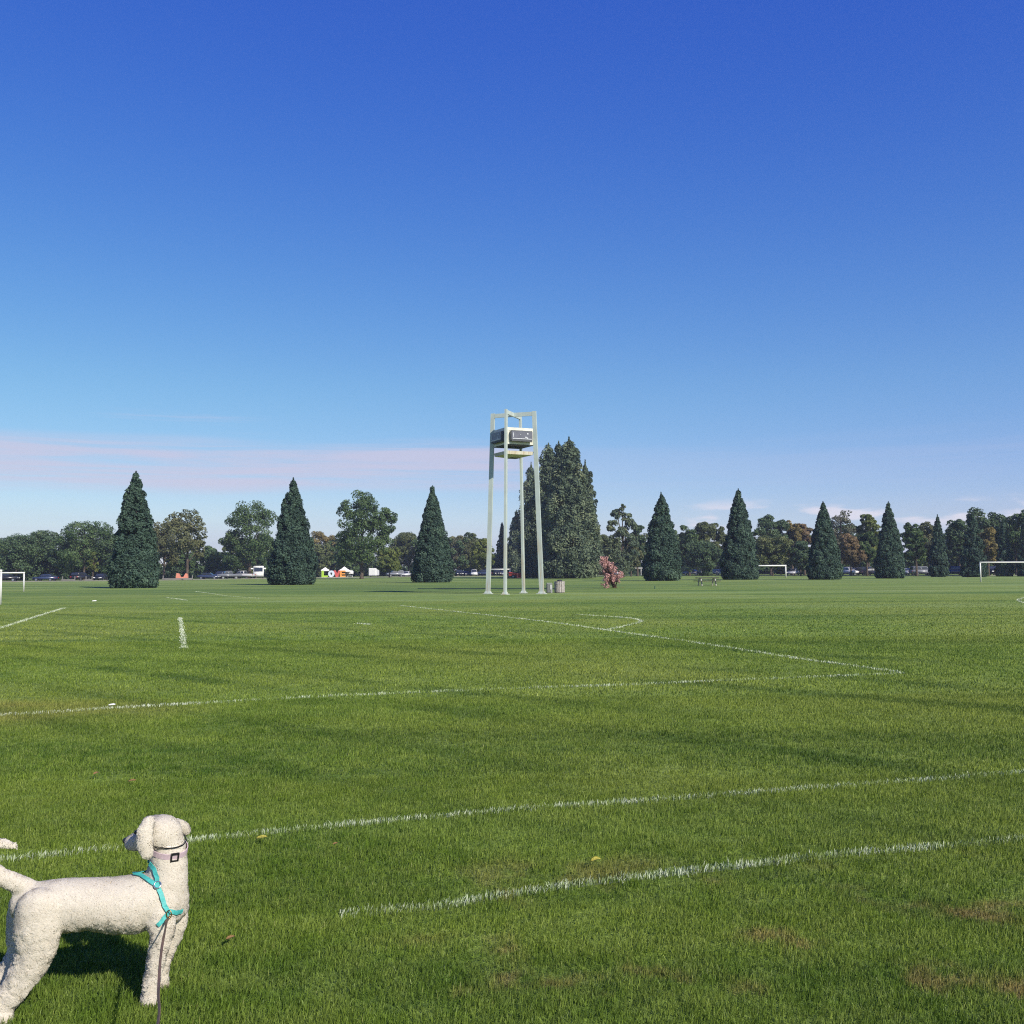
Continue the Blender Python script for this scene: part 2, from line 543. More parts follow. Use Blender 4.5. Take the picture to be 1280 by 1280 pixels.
tint_ = k.n('ShaderNodeAttribute', attribute_name='tint', attribute_type='GEOMETRY').outputs['Fac']
c = k.mix(k.rng(tint_, 0.0, 0.6), turf_node(k), k.mix(k.rng(tint_, 0.4, 1.0), (0.26, 0.34, 0.15), (0.56, 0.60, 0.47)))
p = k.n('ShaderNodeBsdfPrincipled', {'Base Color': c, 'Roughness': 0.8, 'Specular IOR Level': 0.2})
k.n('ShaderNodeOutputMaterial', {0: p.outputs[0]})


def field_line(pts, width, white=0.6, blade=True):
    w = [ground(*q) for q in pts]
    V, Fq = [], []
    n = len(w)
    sid = []
    for i in range(n):
        t = (w[min(i + 1, n - 1)] - w[max(i - 1, 0)])
        t.z = 0
        t.normalize()
        sd = Vector((-t.y, t.x, 0)) * width / 2
        V += [tuple(w[i] + sd + Vector((0, 0, .005))), tuple(w[i] - sd + Vector((0, 0, .005)))]
    L, st, tt, mi, ti = [], [], [], [], []
    for i in range(n - 1):
        st.append(len(L)); L += [2 * i, 2 * i + 1, 2 * i + 3, 2 * i + 2]; tt.append(4); mi.append(0); ti.append(.5)
    V = np.array(V, np.float32)
    L, st, tt, mi, ti = map(np.array, (L, st, tt, mi, ti))
    if blade:
        xs, ys, ws = [], [], []
        for a, b2 in zip(w, w[1:]):
            ln = (b2 - a).length
            yy = (a.y + b2.y) / 2
            dens, bw = np.interp(yy, [3, 5, 8, 13, 24, 46], [13000, 10500, 5200, 2200, 700, 160]), np.interp(yy, [3, 5, 8, 13, 24, 46], [.0034, .004, .0052, .008, .013, .024])
            m = int(ln * width * 0.95 * dens) + 1
            s_ = rs.rand(m)
            o_ = rs.randn(m) * 0.33 * width
            t = (b2 - a).normalized()
            xs.append(a.x + (b2.x - a.x) * s_ - t.y * o_)
            ys.append(a.y + (b2.y - a.y) * s_ + t.x * o_)
            ws.append(np.full(m, bw))
        xs, ys, ws = map(np.concatenate, (xs, ys, ws))
        patch = vnoise(xs, ys, 2.3, 11) * 0.6 + vnoise(xs, ys, 9.0, 12) * 0.4
        tn = np.clip(white + 0.85 * (patch - 0.5) + 0.20 * rs.randn(len(xs)), 0, 1)
        kp = rs.rand(len(xs)) < 0.25 + tn
        xs, ys, ws, tn = xs[kp], ys[kp], ws[kp], tn[kp]
        hh_ = (0.021 + 0.020 * rs.rand(len(xs)))
        Bv, Bl, Bs, Bt, Bi = blades(xs, ys, hh_, ws, tn, 0.45)
        o0, l0 = len(V), len(L)
        V = np.concatenate([V, Bv]); L = np.concatenate([L, Bl + o0]); st = np.concatenate([st, Bs + l0])
        tt = np.concatenate([tt, Bt]); mi = np.concatenate([mi, np.ones(len(Bs), int)]); ti = np.concatenate([ti, Bi])
    me = npmesh('field_line', V, L, st, tt, [M_paint, M_wblade], {'tint': ti}, mi)
    return tag(link('field_line', me), kind='structure')


field_line([(-60, 1084), (0, 1077), (120, 1065), (240, 1052), (440, 1032), (640, 1014), (800, 1003), (960, 991), (1120, 979), (1290, 966)], .080, .52)
field_line([(425, 1146), (480, 1141), (560, 1133), (640, 1120), (700, 1110), (800, 1098), (900, 1087), (1050, 1070), (1160, 1061), (1290, 1050)], .075, .52)
field_line([(-60, 899), (0, 895), (70, 891), (140, 886), (250, 880)], .12, .85)
field_line([(250, 880), (320, 876), (400, 871), (480, 868), (560, 864.5), (680, 860), (800, 856), (960, 849), (1130, 842)], .11, .50)
field_line([(500, 757), (560, 763.5), (620, 770), (690, 778), (760, 788), (880, 805), (1000, 824), (1070, 833), (1130, 842)], .12, .64)
field_line([(757, 788), (780, 783), (797, 779), (802, 777), (798, 774.5), (785, 772.5), (765, 771), (742, 769.5), (720, 768)], .13, .70)
field_line([(225, 772), (227, 785), (229, 800), (230, 811)], .11, .80)
field_line([(225.5, 810.6), (235.5, 810.4)], .13, .85)
field_line([(-40, 800), (0, 785), (40, 772.5), (80, 760)], .16, .75)
field_line([(208, 747), (220, 748.5), (233, 750.5)], .16, .6)
field_line([(245, 739.5), (265, 742), (283, 745), (325, 748)], .15, .5)
field_line([(447, 779.5), (462, 780.8)], .22, .8)
field_line([(1300, 745), (1282, 746.5), (1273, 749), (1273, 751), (1280, 753.5), (1300, 755)], .15, .6)
field_line([(1050, 738.0), (1110, 738.4), (1180, 738.7)], .3, .5, False)
field_line([(955, 730.3), (1000, 730.1), (1040, 730.3)], .5, .5, False)
field_line([(84, 745.2), (90, 744.8)], .35, .8, False)
field_line([(722, 721.7), (750, 721.6)], .9, .8, False)

# ------------------------------------------------------------------ foliage builders
def unit(n):
    a = rs.randn(n, 3)
    return a / np.linalg.norm(a, axis=1, keepdims=True)


def leaves(cl, per, size, up=0.25, out=0.9, inner=0.5, aspect=0.55, center=None, jit=0.75):
    """cl: array of clumps (x,y,z,rx,ry,rz,tint).  Returns rhombic leaf quads and tints."""
    n = len(cl) * per
    C = np.repeat(cl, per, axis=0)
    d = unit(n)
    if center is not None:                     # leaves sit mostly on the outward side of their clump
        o = C[:, :3] - center[None, :]
        o[:, 2] *= 0.35
        o /= np.linalg.norm(o, axis=1, keepdims=True) + 1e-6
        d = d + o * 0.55
        d /= np.linalg.norm(d, axis=1, keepdims=True)
    rho = inner + (1 - inner) * np.sqrt(rs.rand(n))
    pos = C[:, :3] + d * C[:, 3:6] * rho[:, None]
    nr = d * out + unit(n) * jit + np.array([0, 0, up])
    nr /= np.linalg.norm(nr, axis=1, keepdims=True)
    t = np.cross(nr, unit(n))
    t /= np.linalg.norm(t, axis=1, keepdims=True) + 1e-9
    b2 = np.cross(nr, t)
    s = size * (0.6 + 0.8 * rs.rand(n))[:, None]
    v4 = np.stack([pos - t * s, pos + b2 * s * aspect + nr * s * .12, pos + t * s, pos - b2 * s * aspect + nr * s * .12], 1)
    ti = np.clip(C[:, 6] + 0.16 * rs.randn(n), 0, 1)
    return v4, ti


M_bark = plain('bark', (0.085, 0.066, 0.050), 0.95, vscale=3.0, var=0.4, spec=0.15, bump=0.6)
M_bark_red = plain('red_bark', (0.07, 0.046, 0.034), 0.95, vscale=3.0, var=0.4, spec=0.15, bump=0.6)

PAL = {
    'sequoia': leafmat('sequoia_needles', [(.024, .047, .034), (.052, .092, .062), (.094, .148, .094)], .12, .7, .2, .5),
    'spruce': leafmat('spruce_needles', [(.046, .074, .050), (.108, .144, .084), (.205, .232, .125)], .12, .7, .2, .3),
    'dark': leafmat('dark_leaves', [(.038, .070, .034), (.072, .120, .052), (.122, .172, .072)], .25, .55, .3, .3),
    'green': leafmat('green_leaves', [(.040, .078, .026), (.078, .130, .044), (.135, .190, .066)], .28, .55, .3, .3),
    'olive': leafmat('olive_leaves', [(.052, .076, .028), (.105, .130, .046), (.180, .190, .070)], .28, .55, .3, .3),
    'lime': leafmat('yellow_green_leaves', [(.070, .105, .026), (.140, .175, .038), (.230, .235, .054)], .30, .55, .3, .3),
    'gold': leafmat('golden_leaves', [(.115, .105, .036), (.215, .175, .060), (.320, .245, .085)], .30, .6, .3, .3),
    'rust': leafmat('rust_leaves', [(.100, .078, .040), (.200, .140, .070), (.310, .210, .105)], .30, .6, .3, .3),
    'brown': leafmat('brown_olive_leaves', [(.066, .082, .036), (.125, .136, .058), (.190, .182, .088)], .25, .6, .3, .3),
    'grey': leafmat('grey_olive_leaves', [(.072, .080, .052), (.135, .140, .090), (.210, .200, .130)], .25, .6, .3, .3),
    'red': leafmat('pink_red_leaves', [(.32, .165, .155), (.54, .310, .295), (.74, .500, .475)], .28, .6, .3, 2.0),
}


def place(px, base):
    q = ground(px, base)
    return Vector((q.x, q.y, 0))


def cone_tree(name, label, group, px, base, top, hw, p=0.62, kind='sequoia', n=430, per=62, leaf=0.24, tuck=0.34, lean=0.0, gap=0.02, rough=0.10, cl=1.0, D=None):
    """dense conical evergreen: clumps of foliage over a tapering envelope"""
    q = place(px, base) if D is None else Vector((at(px, 712, D).x, D, 0))
    H = at(px, top, q.y).z
    Rr = hw * q.y / F * (.92 if kind == 'sequoia' else 1.0)
    rough *= .7 + .8 * rs.rand()
    tb = .10 * rs.randn()
    e = empty(name, q)
    tag(e, label, 'tree', group)
    ph = rs.rand(6) * 6.28

    def prof(t, a):
        r = np.power(np.clip(1 - t, 0, 1), p) * (1 - tuck * np.exp(-t / 0.05))
        w = 1 + rough * (np.sin(3 * a + ph[0] + 9 * t) * .5 + np.sin(5 * a + ph[1] - 17 * t) * .4 + np.sin(2 * a + ph[2] + 31 * t) * .5)
        return Rr * r * w
    m = n * 3
    t = rs.rand(m) ** 1.15 * (1 - gap * 1.2) + gap
    kp = rs.rand(m) < 0.10 + 0.90 * np.power(1 - t, p * 0.9)
    t = t[kp][:n]
    nn = len(t)
    a = rs.rand(nn) * 2 * np.pi
    sc = Rr * (0.10 + 0.11 * (1 - t)) * (0.68 + .62 * rs.rand(nn)) * cl
    rr = np.maximum(prof(t, a) - sc * 0.75, 0.02 * Rr) * (0.80 + 0.24 * rs.rand(nn))
    tintc = np.clip(0.40 + tb + 0.27 * rs.randn(nn), 0.02, 0.98)
    C = np.stack([rr * np.cos(a) + lean * t * H, rr * np.sin(a), t * H, sc, sc, sc * 1.15, tintc], 1)
    tipz = np.linspace(0.90, 1.02, 11)
    tc_ = np.linspace(.05, .9, 46)
    rc_ = Rr * np.power(1 - tc_, p) * .52
    C2 = np.stack([lean * tc_ * H + rs.randn(46) * rc_ * .15, rs.randn(46) * rc_ * .15, tc_ * H, rc_, rc_, rc_ * .8 + .3, 0 * tc_ + .3], 1)
    v6, t6 = leaves(C2, 60, leaf * 2.6, up=.2, inner=.5)
    T = np.stack([lean * tipz * H + 0 * tipz, 0 * tipz, tipz * H, .085 * Rr * (1.9 - 1.82 * (tipz - .90) / .12), .085 * Rr * (1.9 - 1.82 * (tipz - .90) / .12), .02 * H + 0 * tipz, .5 + 0 * tipz], 1)
    v4, ti = leaves(C, per, leaf, up=0.35, out=0.9, inner=0.45, center=np.array([0, 0, H * .35]))
    v5, t5 = leaves(T, max(20, per // 2), leaf * .8, up=0.3, inner=0.2)
    me = quads('crown', np.concatenate([v4, v5, v6]), [PAL[kind]], np.concatenate([ti, t5, t6]))
    link('crown', me, e)
    mb = MB()
    tr = max(0.16, Rr * .085)
    mb.tube([(0, 0, -.05), (0, 0, .5), (lean * H * .5, 0, H * .5), (lean * H * .96, 0, H * .96)], [tr * 1.5, tr * 1.1, tr * .6, .03], 9)
    for j in range(14):
        tz = gap + 0.05 + 0.8 * j / 14
        aa = j * 2.4
        r1 = float(prof(np.array(tz), np.array(aa))) * .8
        mb.tube([(0, 0, tz * H), (math.cos(aa) * r1 * .6, math.sin(aa) * r1 * .6, tz * H + .1 * r1), (math.cos(aa) * r1, math.sin(aa) * r1, tz * H + .3 * r1)], [tr * .35, tr * .22, .02], 5)
    mb.build('trunk', M_bark_red, e, smooth=True)
    return e


def broad_tree(name, label, group, px, base, top, hw, kind='green', n=64, per=95, leaf=0.30, lobes=None, cb=0.2, D=None, cl=1.0, sparse=1.0, trunk=1.0, lean=0.0, flat=0.0):
    """broadleaf tree: lobes of leaf clumps on limbs.  cb: crown base as a share of the height"""
    q = place(px, base) if D is None else Vector((at(px, 712, D).x, D, 0))
    H = at(px, top, q.y).z
    Rr = hw * q.y / F
    e = empty(name, q)
    tag(e, label, 'tree', group)
    if lobes is None:
        lobes = []
        nl = rs.randint(7, 11)
        for j in range(nl):
            tz = cb + (1 - cb) * (0.22 + 0.66 * (j + rs.rand() * .8) / nl)
            rad = math.sin(math.pi * min(1, (tz - cb) / (1 - cb) * .82 + .13)) ** 0.7
            a = j * 2.39 + rs.rand()
            off = rad * (0.25 + 0.38 * rs.rand())
            s_ = 0.36 + 0.2 * rs.rand()
            lobes.append((off * math.cos(a), off * math.sin(a), tz, s_, min(s_ * Rr / H * (0.85 + .25 * rs.rand()), (1 - tz) * .98)))
    C, tips = [], []
    per_lobe = max(4, n // len(lobes))
    for (lx, ly, lz, lr, lh) in lobes:
        d = unit(per_lobe)
        rad = 0.45 + 0.55 * rs.rand(per_lobe) ** .6
        s_ = lr * Rr * (0.26 + 0.18 * rs.rand(per_lobe)) * cl
        c_ = np.stack([lx * Rr + d[:, 0] * rad * lr * Rr * .85, ly * Rr + d[:, 1] * rad * lr * Rr * .85, lz * H + d[:, 2] * rad * lh * H * .85], 1)
        tn = np.clip(0.45 + 0.13 * rs.randn() + 0.15 * rs.randn(per_lobe), 0.05, .95)
        C.append(np.concatenate([c_, np.stack([s_ * 1.1, s_ * 1.1, s_ * (.85 - flat), tn], 1)], 1))
        tips.append((lx * Rr, ly * Rr, lz * H))
    C = np.concatenate(C)
    C[:, 2] = np.minimum(C[:, 2], H - C[:, 5] * .9)
    C[:, 2] = np.maximum(C[:, 2], C[:, 5] * .8)
    v4, ti = leaves(C, int(per * sparse), leaf, up=0.3, out=0.8, inner=0.4, center=np.array([0, 0, H * .45]))
    link('crown', quads('crown', v4, [PAL[kind]], ti), e)
    mb = MB()
    tr = max(.13, H * .02) * trunk
    fz = H * max(cb, .12) * 1.05
    mb.tube([(0, 0, -.05), (0, 0, .3), (0, 0, fz), (lean * Rr * .3, 0, H * .6), (lean * Rr * .4, 0, H * .85)], [tr * 1.5, tr * 1.1, tr * .9, tr * .5, .04], 9)
    for (x, y, z) in tips:
        z0 = max(fz * .85, min(z * .55, H * .55))
        mb.tube([(0, 0, z0), (x * .45, y * .45, z0 + (z - z0) * .55), (x, y, z)], [tr * .5, tr * .32, .035], 6)
        for j in range(3):
            dd = unit(1)[0]
            mb.tube([(x * .7, y * .7, z0 + (z - z0) * .75), (x + dd[0] * Rr * .25, y + dd[1] * Rr * .25, z + abs(dd[2]) * H * .06)], [tr * .2, .02], 5)
    mb.build('trunk', M_bark, e, smooth=True)
    return e


# ------------------------------------------------------------------ the row of dense conical evergreens
SEQ = 'conical evergreens in a row across the field'
rows = [
    (168, 735, 594, 36, .58, 'broad dark conical evergreen at far left, tallest and widest of the conical row'),
    (366, 731, 601, 36, .66, 'dark conical evergreen, second of the row, standing right of the loose two-lobed green tree'),
    (541, 728, 611, 31, .72, 'dark pointed conical evergreen standing closest to the left of the steel tower'),
    (828, 726, 619, 30, .62, 'dark blunt-topped conical evergreen right of the red bush'),
    (925, 724.5, 615, 28, .62, 'tall slim conical evergreen just right of the picnic table'),
    (1031, 724.5, 630, 26, .68, 'conical evergreen to the right of the small white goal frame among golden trees'),
    (1113, 723, 630, 22, .66, 'narrow pointed conical evergreen left of the silver estate car'),
    (1174, 721, 646, 15, .62, 'small narrow conical evergreen between the silver estate car and the dark blue car'),
    (1218, 721.4, 643, 19, .62, 'conical evergreen in shade just behind the left post of the right-hand goal'),
    (1256, 720.5, 652, 13, .62, 'thin conical evergreen seen through the right-hand goal frame'),
    (1284, 720.5, 645, 15, .62, 'conical evergreen cut off by the right edge of the photo'),
]
for (px, b_, t_, hw, pw, lab) in rows:
    big_ = hw > 20
    cone_tree('conical_evergreen', lab, SEQ, px, b_, t_, hw, pw, 'sequoia', n=520 if big_ else 260, per=100 if big_ else 66, leaf=.125, rough=.075)

# big spruce clump behind the tower
SPR = 'tall spruces clumped behind the tower'
for (px, b_, t_, hw, pw, lab, n_) in [
    (713, 723.0, 551, 42, .54, 'tallest dark spruce behind the right leg of the tower', 620),
    (687, 722.0, 559, 39, .56, 'tall spruce rising directly behind the right tower leg, second highest of the clump', 560),
    (700, 722.6, 557, 31, .46, 'dark spruce wedged between the two tallest spruces', 420),
    (665, 719.2, 582, 28, .52, 'dark shaded spruce on the left side of the spruce clump', 400),
    (733, 721.6, 580, 21, .48, 'narrow spruce forming the straight right edge of the spruce clump', 380),
    (646, 719.3, 640, 18, .60, 'short dark spruce between the two middle tower legs', 260),
    (628, 719.2, 655, 11, .60, 'small dark spruce seen just left of the front tower leg', 200)]:
    cone_tree('spruce', lab, SPR, px, b_, t_, hw, pw, 'spruce', n=int(n_ * .8), per=84, leaf=.22, rough=.26, tuck=.25, gap=.02 if px == 687 else .055, cl=1.1)

# ------------------------------------------------------------------ background trees, left to right
BG = 'trees lining the park road behind the field'


def lob(*a):
    return [(x, y, z, r, h) for (x, y, z, r, h) in a]


bgt = [
    # px, base, top, hw, kind, label, extras
    (-34, 726.2, 668, 38, 'dark', 'dark broadleaf tree cut by the left edge of the photo', {}),
    (20, 726.0, 667, 38, 'dark', 'dark spreading broadleaf tree behind the small left goal', {}),
    (62, 725.6, 663, 38, 'dark', 'dark broadleaf tree right of the left goal with a low rounded top', {}),
    (105, 725.4, 651, 38, 'green', 'taller green broadleaf tree just left of the leftmost conical evergreen', {}),
    (116, 726.0, 687, 7, 'lime', 'small bright yellow-green sapling in front of the dark trees at left', dict(n=30, per=70)),
    (148, 725.0, 668, 38, 'dark', 'dark broadleaf tree mostly hidden behind the leftmost conical evergreen', {}),
    (205, 724.6, 652, 24, 'brown', 'browning tree at the right flank of the leftmost conical evergreen', {}),
    (234, 725.0, 636, 32, 'brown', 'sparse olive-brown autumn tree with a visible thin trunk', dict(n=90, per=60, leaf=.26, cb=.18)),
    (272, 723.4, 690, 18, 'green', 'low green tree left of the loose two-lobed green tree, over the parked cars', {}),
    (312, 723.6, 625, 34, 'green', 'loose two-lobed green tree left of the second conical evergreen',
     dict(n=150, per=110, cb=.18, cl=1.25, lobes=lob((.0, 0, .84, .56, .15), (-.40, -.1, .76, .48, .13), (.58, .1, .74, .46, .15), (.1, -.2, .68, .5, .13), (-.45, 0, .52, .46, .14), (.30, -.3, .52, .48, .17), (-.78, .1, .46, .30, .10), (.0, -.2, .36, .45, .12), (.62, 0, .38, .42, .14), (-.5, -.1, .24, .36, .09)))),
    (344, 722.0, 690, 20, 'dark', 'shaded low tree half behind the second conical evergreen', {}),
    (401, 721.0, 664, 22, 'gold', 'yellowing tree at the right flank of the second conical evergreen', {}),
    (419, 719.6, 671, 20, 'olive', 'olive green tree behind the white canopies', {}),
    (452, 723.6, 613, 38, 'green', 'large spreading oak-like green tree over the white box trailer',
     dict(n=190, per=105, cb=.14, cl=1.25, lobes=lob((.0, 0, .89, .38, .11), (-.42, 0, .77, .44, .11), (.22, -.1, .77, .42, .12), (.1, -.2, .68, .45, .12), (.78, 0, .70, .38, .10), (.5, -.1, .62, .4, .1), (-.25, -.2, .60, .46, .12), (.35, 0, .56, .44, .12), (.82, .1, .52, .32, .10), (-.45, 0, .44, .45, .11), (.1, -.3, .40, .50, .12), (.6, 0, .38, .40, .11), (-.55, -.1, .27, .40, .09), (.0, -.3, .26, .45, .09)))),
    (487, 722.0, 684, 19, 'lime', 'small yellow-green tree at the right foot of the large oak-like tree', {}),
    (511, 720.2, 665, 24, 'olive', 'olive tree filling the gap left of the third conical evergreen', {}),
    (572, 719.8, 668, 19, 'brown', 'brownish olive tree at the right flank of the third conical evergreen', {}),
    (589, 719.2, 664, 13, 'dark', 'thin dark tree with two pointed tops left of the tower', {}),
    (603, 720.4, 672, 17, 'lime', 'yellow-green tree seen between the left tower leg and the front leg', {}),
    (779, 721.2, 627, 23, 'spruce', 'open grey-green conifer right of the spruce clump',
     dict(n=150, per=80, cb=.1, cl=1.2, lobes=lob((0, 0, .92, .16, .07), (-.3, 0, .82, .28, .08), (.2, 0, .79, .30, .08), (.45, 0, .70, .34, .07), (-.55, 0, .68, .34, .08), (.05, -.1, .62, .35, .1), (-.35, 0, .5, .45, .1), (.4, 0, .48, .45, .1), (-.5, 0, .32, .5, .1), (.35, -.1, .3, .5, .1), (0, -.2, .16, .6, .1)))),
    (797, 720.0, 651, 12, 'dark', 'small grey-green conical tree left of the blunt-topped conical evergreen', {}),
    (789, 720.6, 678, 16, 'brown', 'brownish bushy tree behind the farthest white goal', {}),
    (757, 720.4, 668, 18, 'olive', 'olive tree at the right foot of the spruce clump behind the red bush', {}),
    (862, 719.6, 656, 20, 'green', 'green tree at the right flank of the blunt-topped conical evergreen', {}),
    (886, 719.4, 651, 22, 'olive', 'olive-topped tree behind the picnic table', {}),
    (878, 719.8, 676, 26, 'dark', 'dark low tree in shade above the picnic table', {}),
    (964, 719.4, 640, 26, 'dark', 'dark blue-green round-topped tree right of the tall slim evergreen', {}),
    (966, 720.2, 669, 24, 'olive', 'lighter green rounded tree behind the white goal right of the picnic table', {}),
    (991, 719.0, 647, 15, 'gold', 'golden-topped tree standing behind the dark blue-green tree', {}),
    (1006, 718.8, 650, 14, 'rust', 'pale orange tree left of the conical evergreen among golden trees', {}),
    (1001, 720.0, 676, 18, 'dark', 'dark low tree right of the white goal frame', {}),
    (1052, 719.2, 634, 20, 'grey', 'tall sparse grey-brown tree with bare twigs', dict(n=100, per=40, leaf=.2)),
    (1064, 720.0, 667, 19, 'rust', 'low rust-orange tree in front of the sparse grey-brown tree', {}),
    (1086, 719.0, 638, 16, 'lime', 'yellow-topped green tree left of the narrow pointed evergreen', {}),
    (1084, 719.8, 660, 15, 'green', 'dense green tree under the yellow-topped tree', {}),
    (1146, 720.0, 652, 16, 'green', 'bright green cone-shaped tree left of the small narrow evergreen', {}),
    (1162, 719.0, 651, 18, 'brown', 'orange-tinged olive tree behind the small narrow evergreen', {}),
    (1200, 719.4, 648, 22, 'dark', 'dark tree between the two small right-hand evergreens', {}),
    (1236, 718.8, 633, 30, 'dark', 'tall dark broad-crowned tree above the right-hand goal', {}),
    (1236, 719.8, 655, 15, 'gold', 'golden tree just above the crossbar of the right-hand goal', {}),
    (1271, 718.9, 638, 26, 'green', 'tall green broad-crowned tree at the right edge of the photo', {}),
]
for (px, b_, t_, hw, kd, lab, ex) in bgt:
    kw = dict(n=120, per=105, leaf=.21, cb=.14, cl=1.12)
    kw.update(ex)
    broad_tree('broadleaf_tree', lab, BG, px, b_, t_, hw, kd, **kw)

# a deeper second row closing the gaps (and running on past the frame)
BACK = 'distant low trees massed behind the road'
kinds = ['dark', 'green', 'green', 'olive', 'dark', 'olive', 'dark', 'green']
for j, px in enumerate(range(-150, 1450, 34)):
    x_ = px + rs.randint(-9, 9)
    broad_tree('distant_tree', 'low dim tree in the deep mass behind the road, glimpsed between nearer trunks and crowns', BACK,
               x_, 0, (657 if x_ > 830 else 669) - 0.006 * (x_ - 640) + (3 if x_ > 830 else 0) + rs.randint(-7, 9), 25, kinds[(j * 5 + j // 3) % 8], n=56, per=66, leaf=.36, cb=.03, D=edge_y(px) + 34 + rs.randint(0, 16), trunk=.8)
C = []
for px in np.arange(-260, 1560, 3.2):
    for dd in (56, 62, 68):
        x_ = px + rs.randn() * 2
        q = edge_pt(x_, dd + rs.randn() * 2)
        hgt_ = 5.2 + 1.6 * math.sin(x_ * .021) + .9 * math.sin(x_ * .083 + 1)
        for zz in np.arange(.5, hgt_, .95):
            C.append((q.x + rs.randn() * .5, q.y + rs.randn() * .8, zz + rs.randn() * .3, .95, .95, .85, np.clip(.35 + .2 * rs.randn(), 0, 1)))
v4, ti = leaves(np.array(C), 20, .36, up=.3, inner=.3)
tag(link('thicket', quads('thicket', v4, [PAL['dark']], ti)), 'dark continuous undergrowth closing the view beneath the trees beyond the road', 'undergrowth', kind='stuff')

# ------------------------------------------------------------------ the steel tower
def paint_metal(name, col, stain, zfade=3.0):
    m, k = newmat(name)
    oc = k.n('ShaderNodeTexCoord').outputs['Object']
    n1 = k.noise(k.vscale(oc, 6, 6, .55), 1.0, 4.0, .6)
    n2 = k.noise(oc, 1.7, 4.0)
    zz = k.n('ShaderNodeSeparateXYZ', {0: oc}).outputs[2]
    low = k.rng(zz, zfade * 1.9, zfade * .3, 0.06, 1.0)
    f_ = k.m('MULTIPLY', k.rng(n1, .42, .72), low)
    c = k.mix(k.rng(n2, .3, .7), col, tuple(x * .88 for x in col))
    c = k.mix(k.m('MULTIPLY', f_, .9), c, stain)
    p = k.n('ShaderNodeBsdfPrincipled', {'Base Color': c, 'Roughness': .5, 'Specular IOR Level': .4})
    k.n('ShaderNodeOutputMaterial', {0: p.outputs[0]})
    return m


M_leg = paint_metal('pale_green_paint', (.43, .49, .45), (.36, .28, .16))
M_frame = plain('cream_paint', (.58, .575, .49), .5, vscale=2.0)
M_slab = paint_metal('stained_cream_paint', (.55, .53, .43), (.36, .26, .15), 30)
M_disp = plain('dark_display', (.105, .108, .135), .35, vscale=3.0)
M_under_shade = plain('shaded_underside', (.06, .065, .075), .7)  # for added plates that carry the shade under the boxes in their colour
M_mark = plain('white_segment', (.62, .64, .66), .4)

TC = ground(643.3, 742.4)
TY = TC.y
TS = TY / F
tw = empty('clock_tower', (TC.x, TC.y, 0))
tag(tw, 'slender four-legged pale steel tower carrying dark digital display boxes near its top', 'tower')
zt = at(643, 515.5, TY).z
r0, r1 = 35.4 * TS, 27.4 * TS
th0 = R(-19)


def leg_dir(j):
    a = th0 + j * math.pi / 2
    return Vector((math.cos(a), math.sin(a), 0)), Vector((-math.sin(a), math.cos(a), 0))


for j in range(4):
    rd, td = leg_dir(j)
    mb = MB()
    vs = []
    for z, rr, a_, b2 in ((0.06, r0, .150, .075), (zt, r1, .138, .066)):
        for sx, sy in ((-1, -1), (1, -1), (1, 1), (-1, 1)):
            vs.append(mb.bm.verts.new(rd * (rr + sx * a_) + td * sy * b2 + Vector((0, 0, z))))
    for f in ((3, 2, 1, 0), (4, 5, 6, 7), (0, 1, 5, 4), (1, 2, 6, 5), (2, 3, 7, 6), (3, 0, 4, 7)):
        mb.bm.faces.new([vs[i] for i in f])
    lg = mb.build('leg', M_leg, tw)
    mb = MB()
    M3 = Matrix((rd, td, Vector((0, 0, 1)))).transposed()
    mb.box(rd * r0 + Vector((0, 0, .02)), (.62, .40, .05), M3)
    mb.box(rd * r0 + Vector((0, 0, .11)), (.46, .28, .13), M3, taper=.78)
    mb.build('base_plate', M_leg, lg)
# crossed beams joining opposite legs at the top
for j in (0, 1):
    rd, td = leg_dir(j)
    M3 = Matrix((rd, td, Vector((0, 0, 1)))).transposed()
    mb = MB()
    if j == 0:
        mb.box(Vector((0, 0, zt - .17)), ((r1 - .138) * 2, .12, .27), M3)
    else:
        for s_ in (-1, 1):
            ln = r1 - .138 - .061
            mb.box(rd * s_ * (.061 + ln / 2) + Vector((0, 0, zt - .165)), (ln, .12, .26), M3)
    mb.build('top_beam', M_leg, tw)


def zpx(y):
    return at(643, y, TY).z


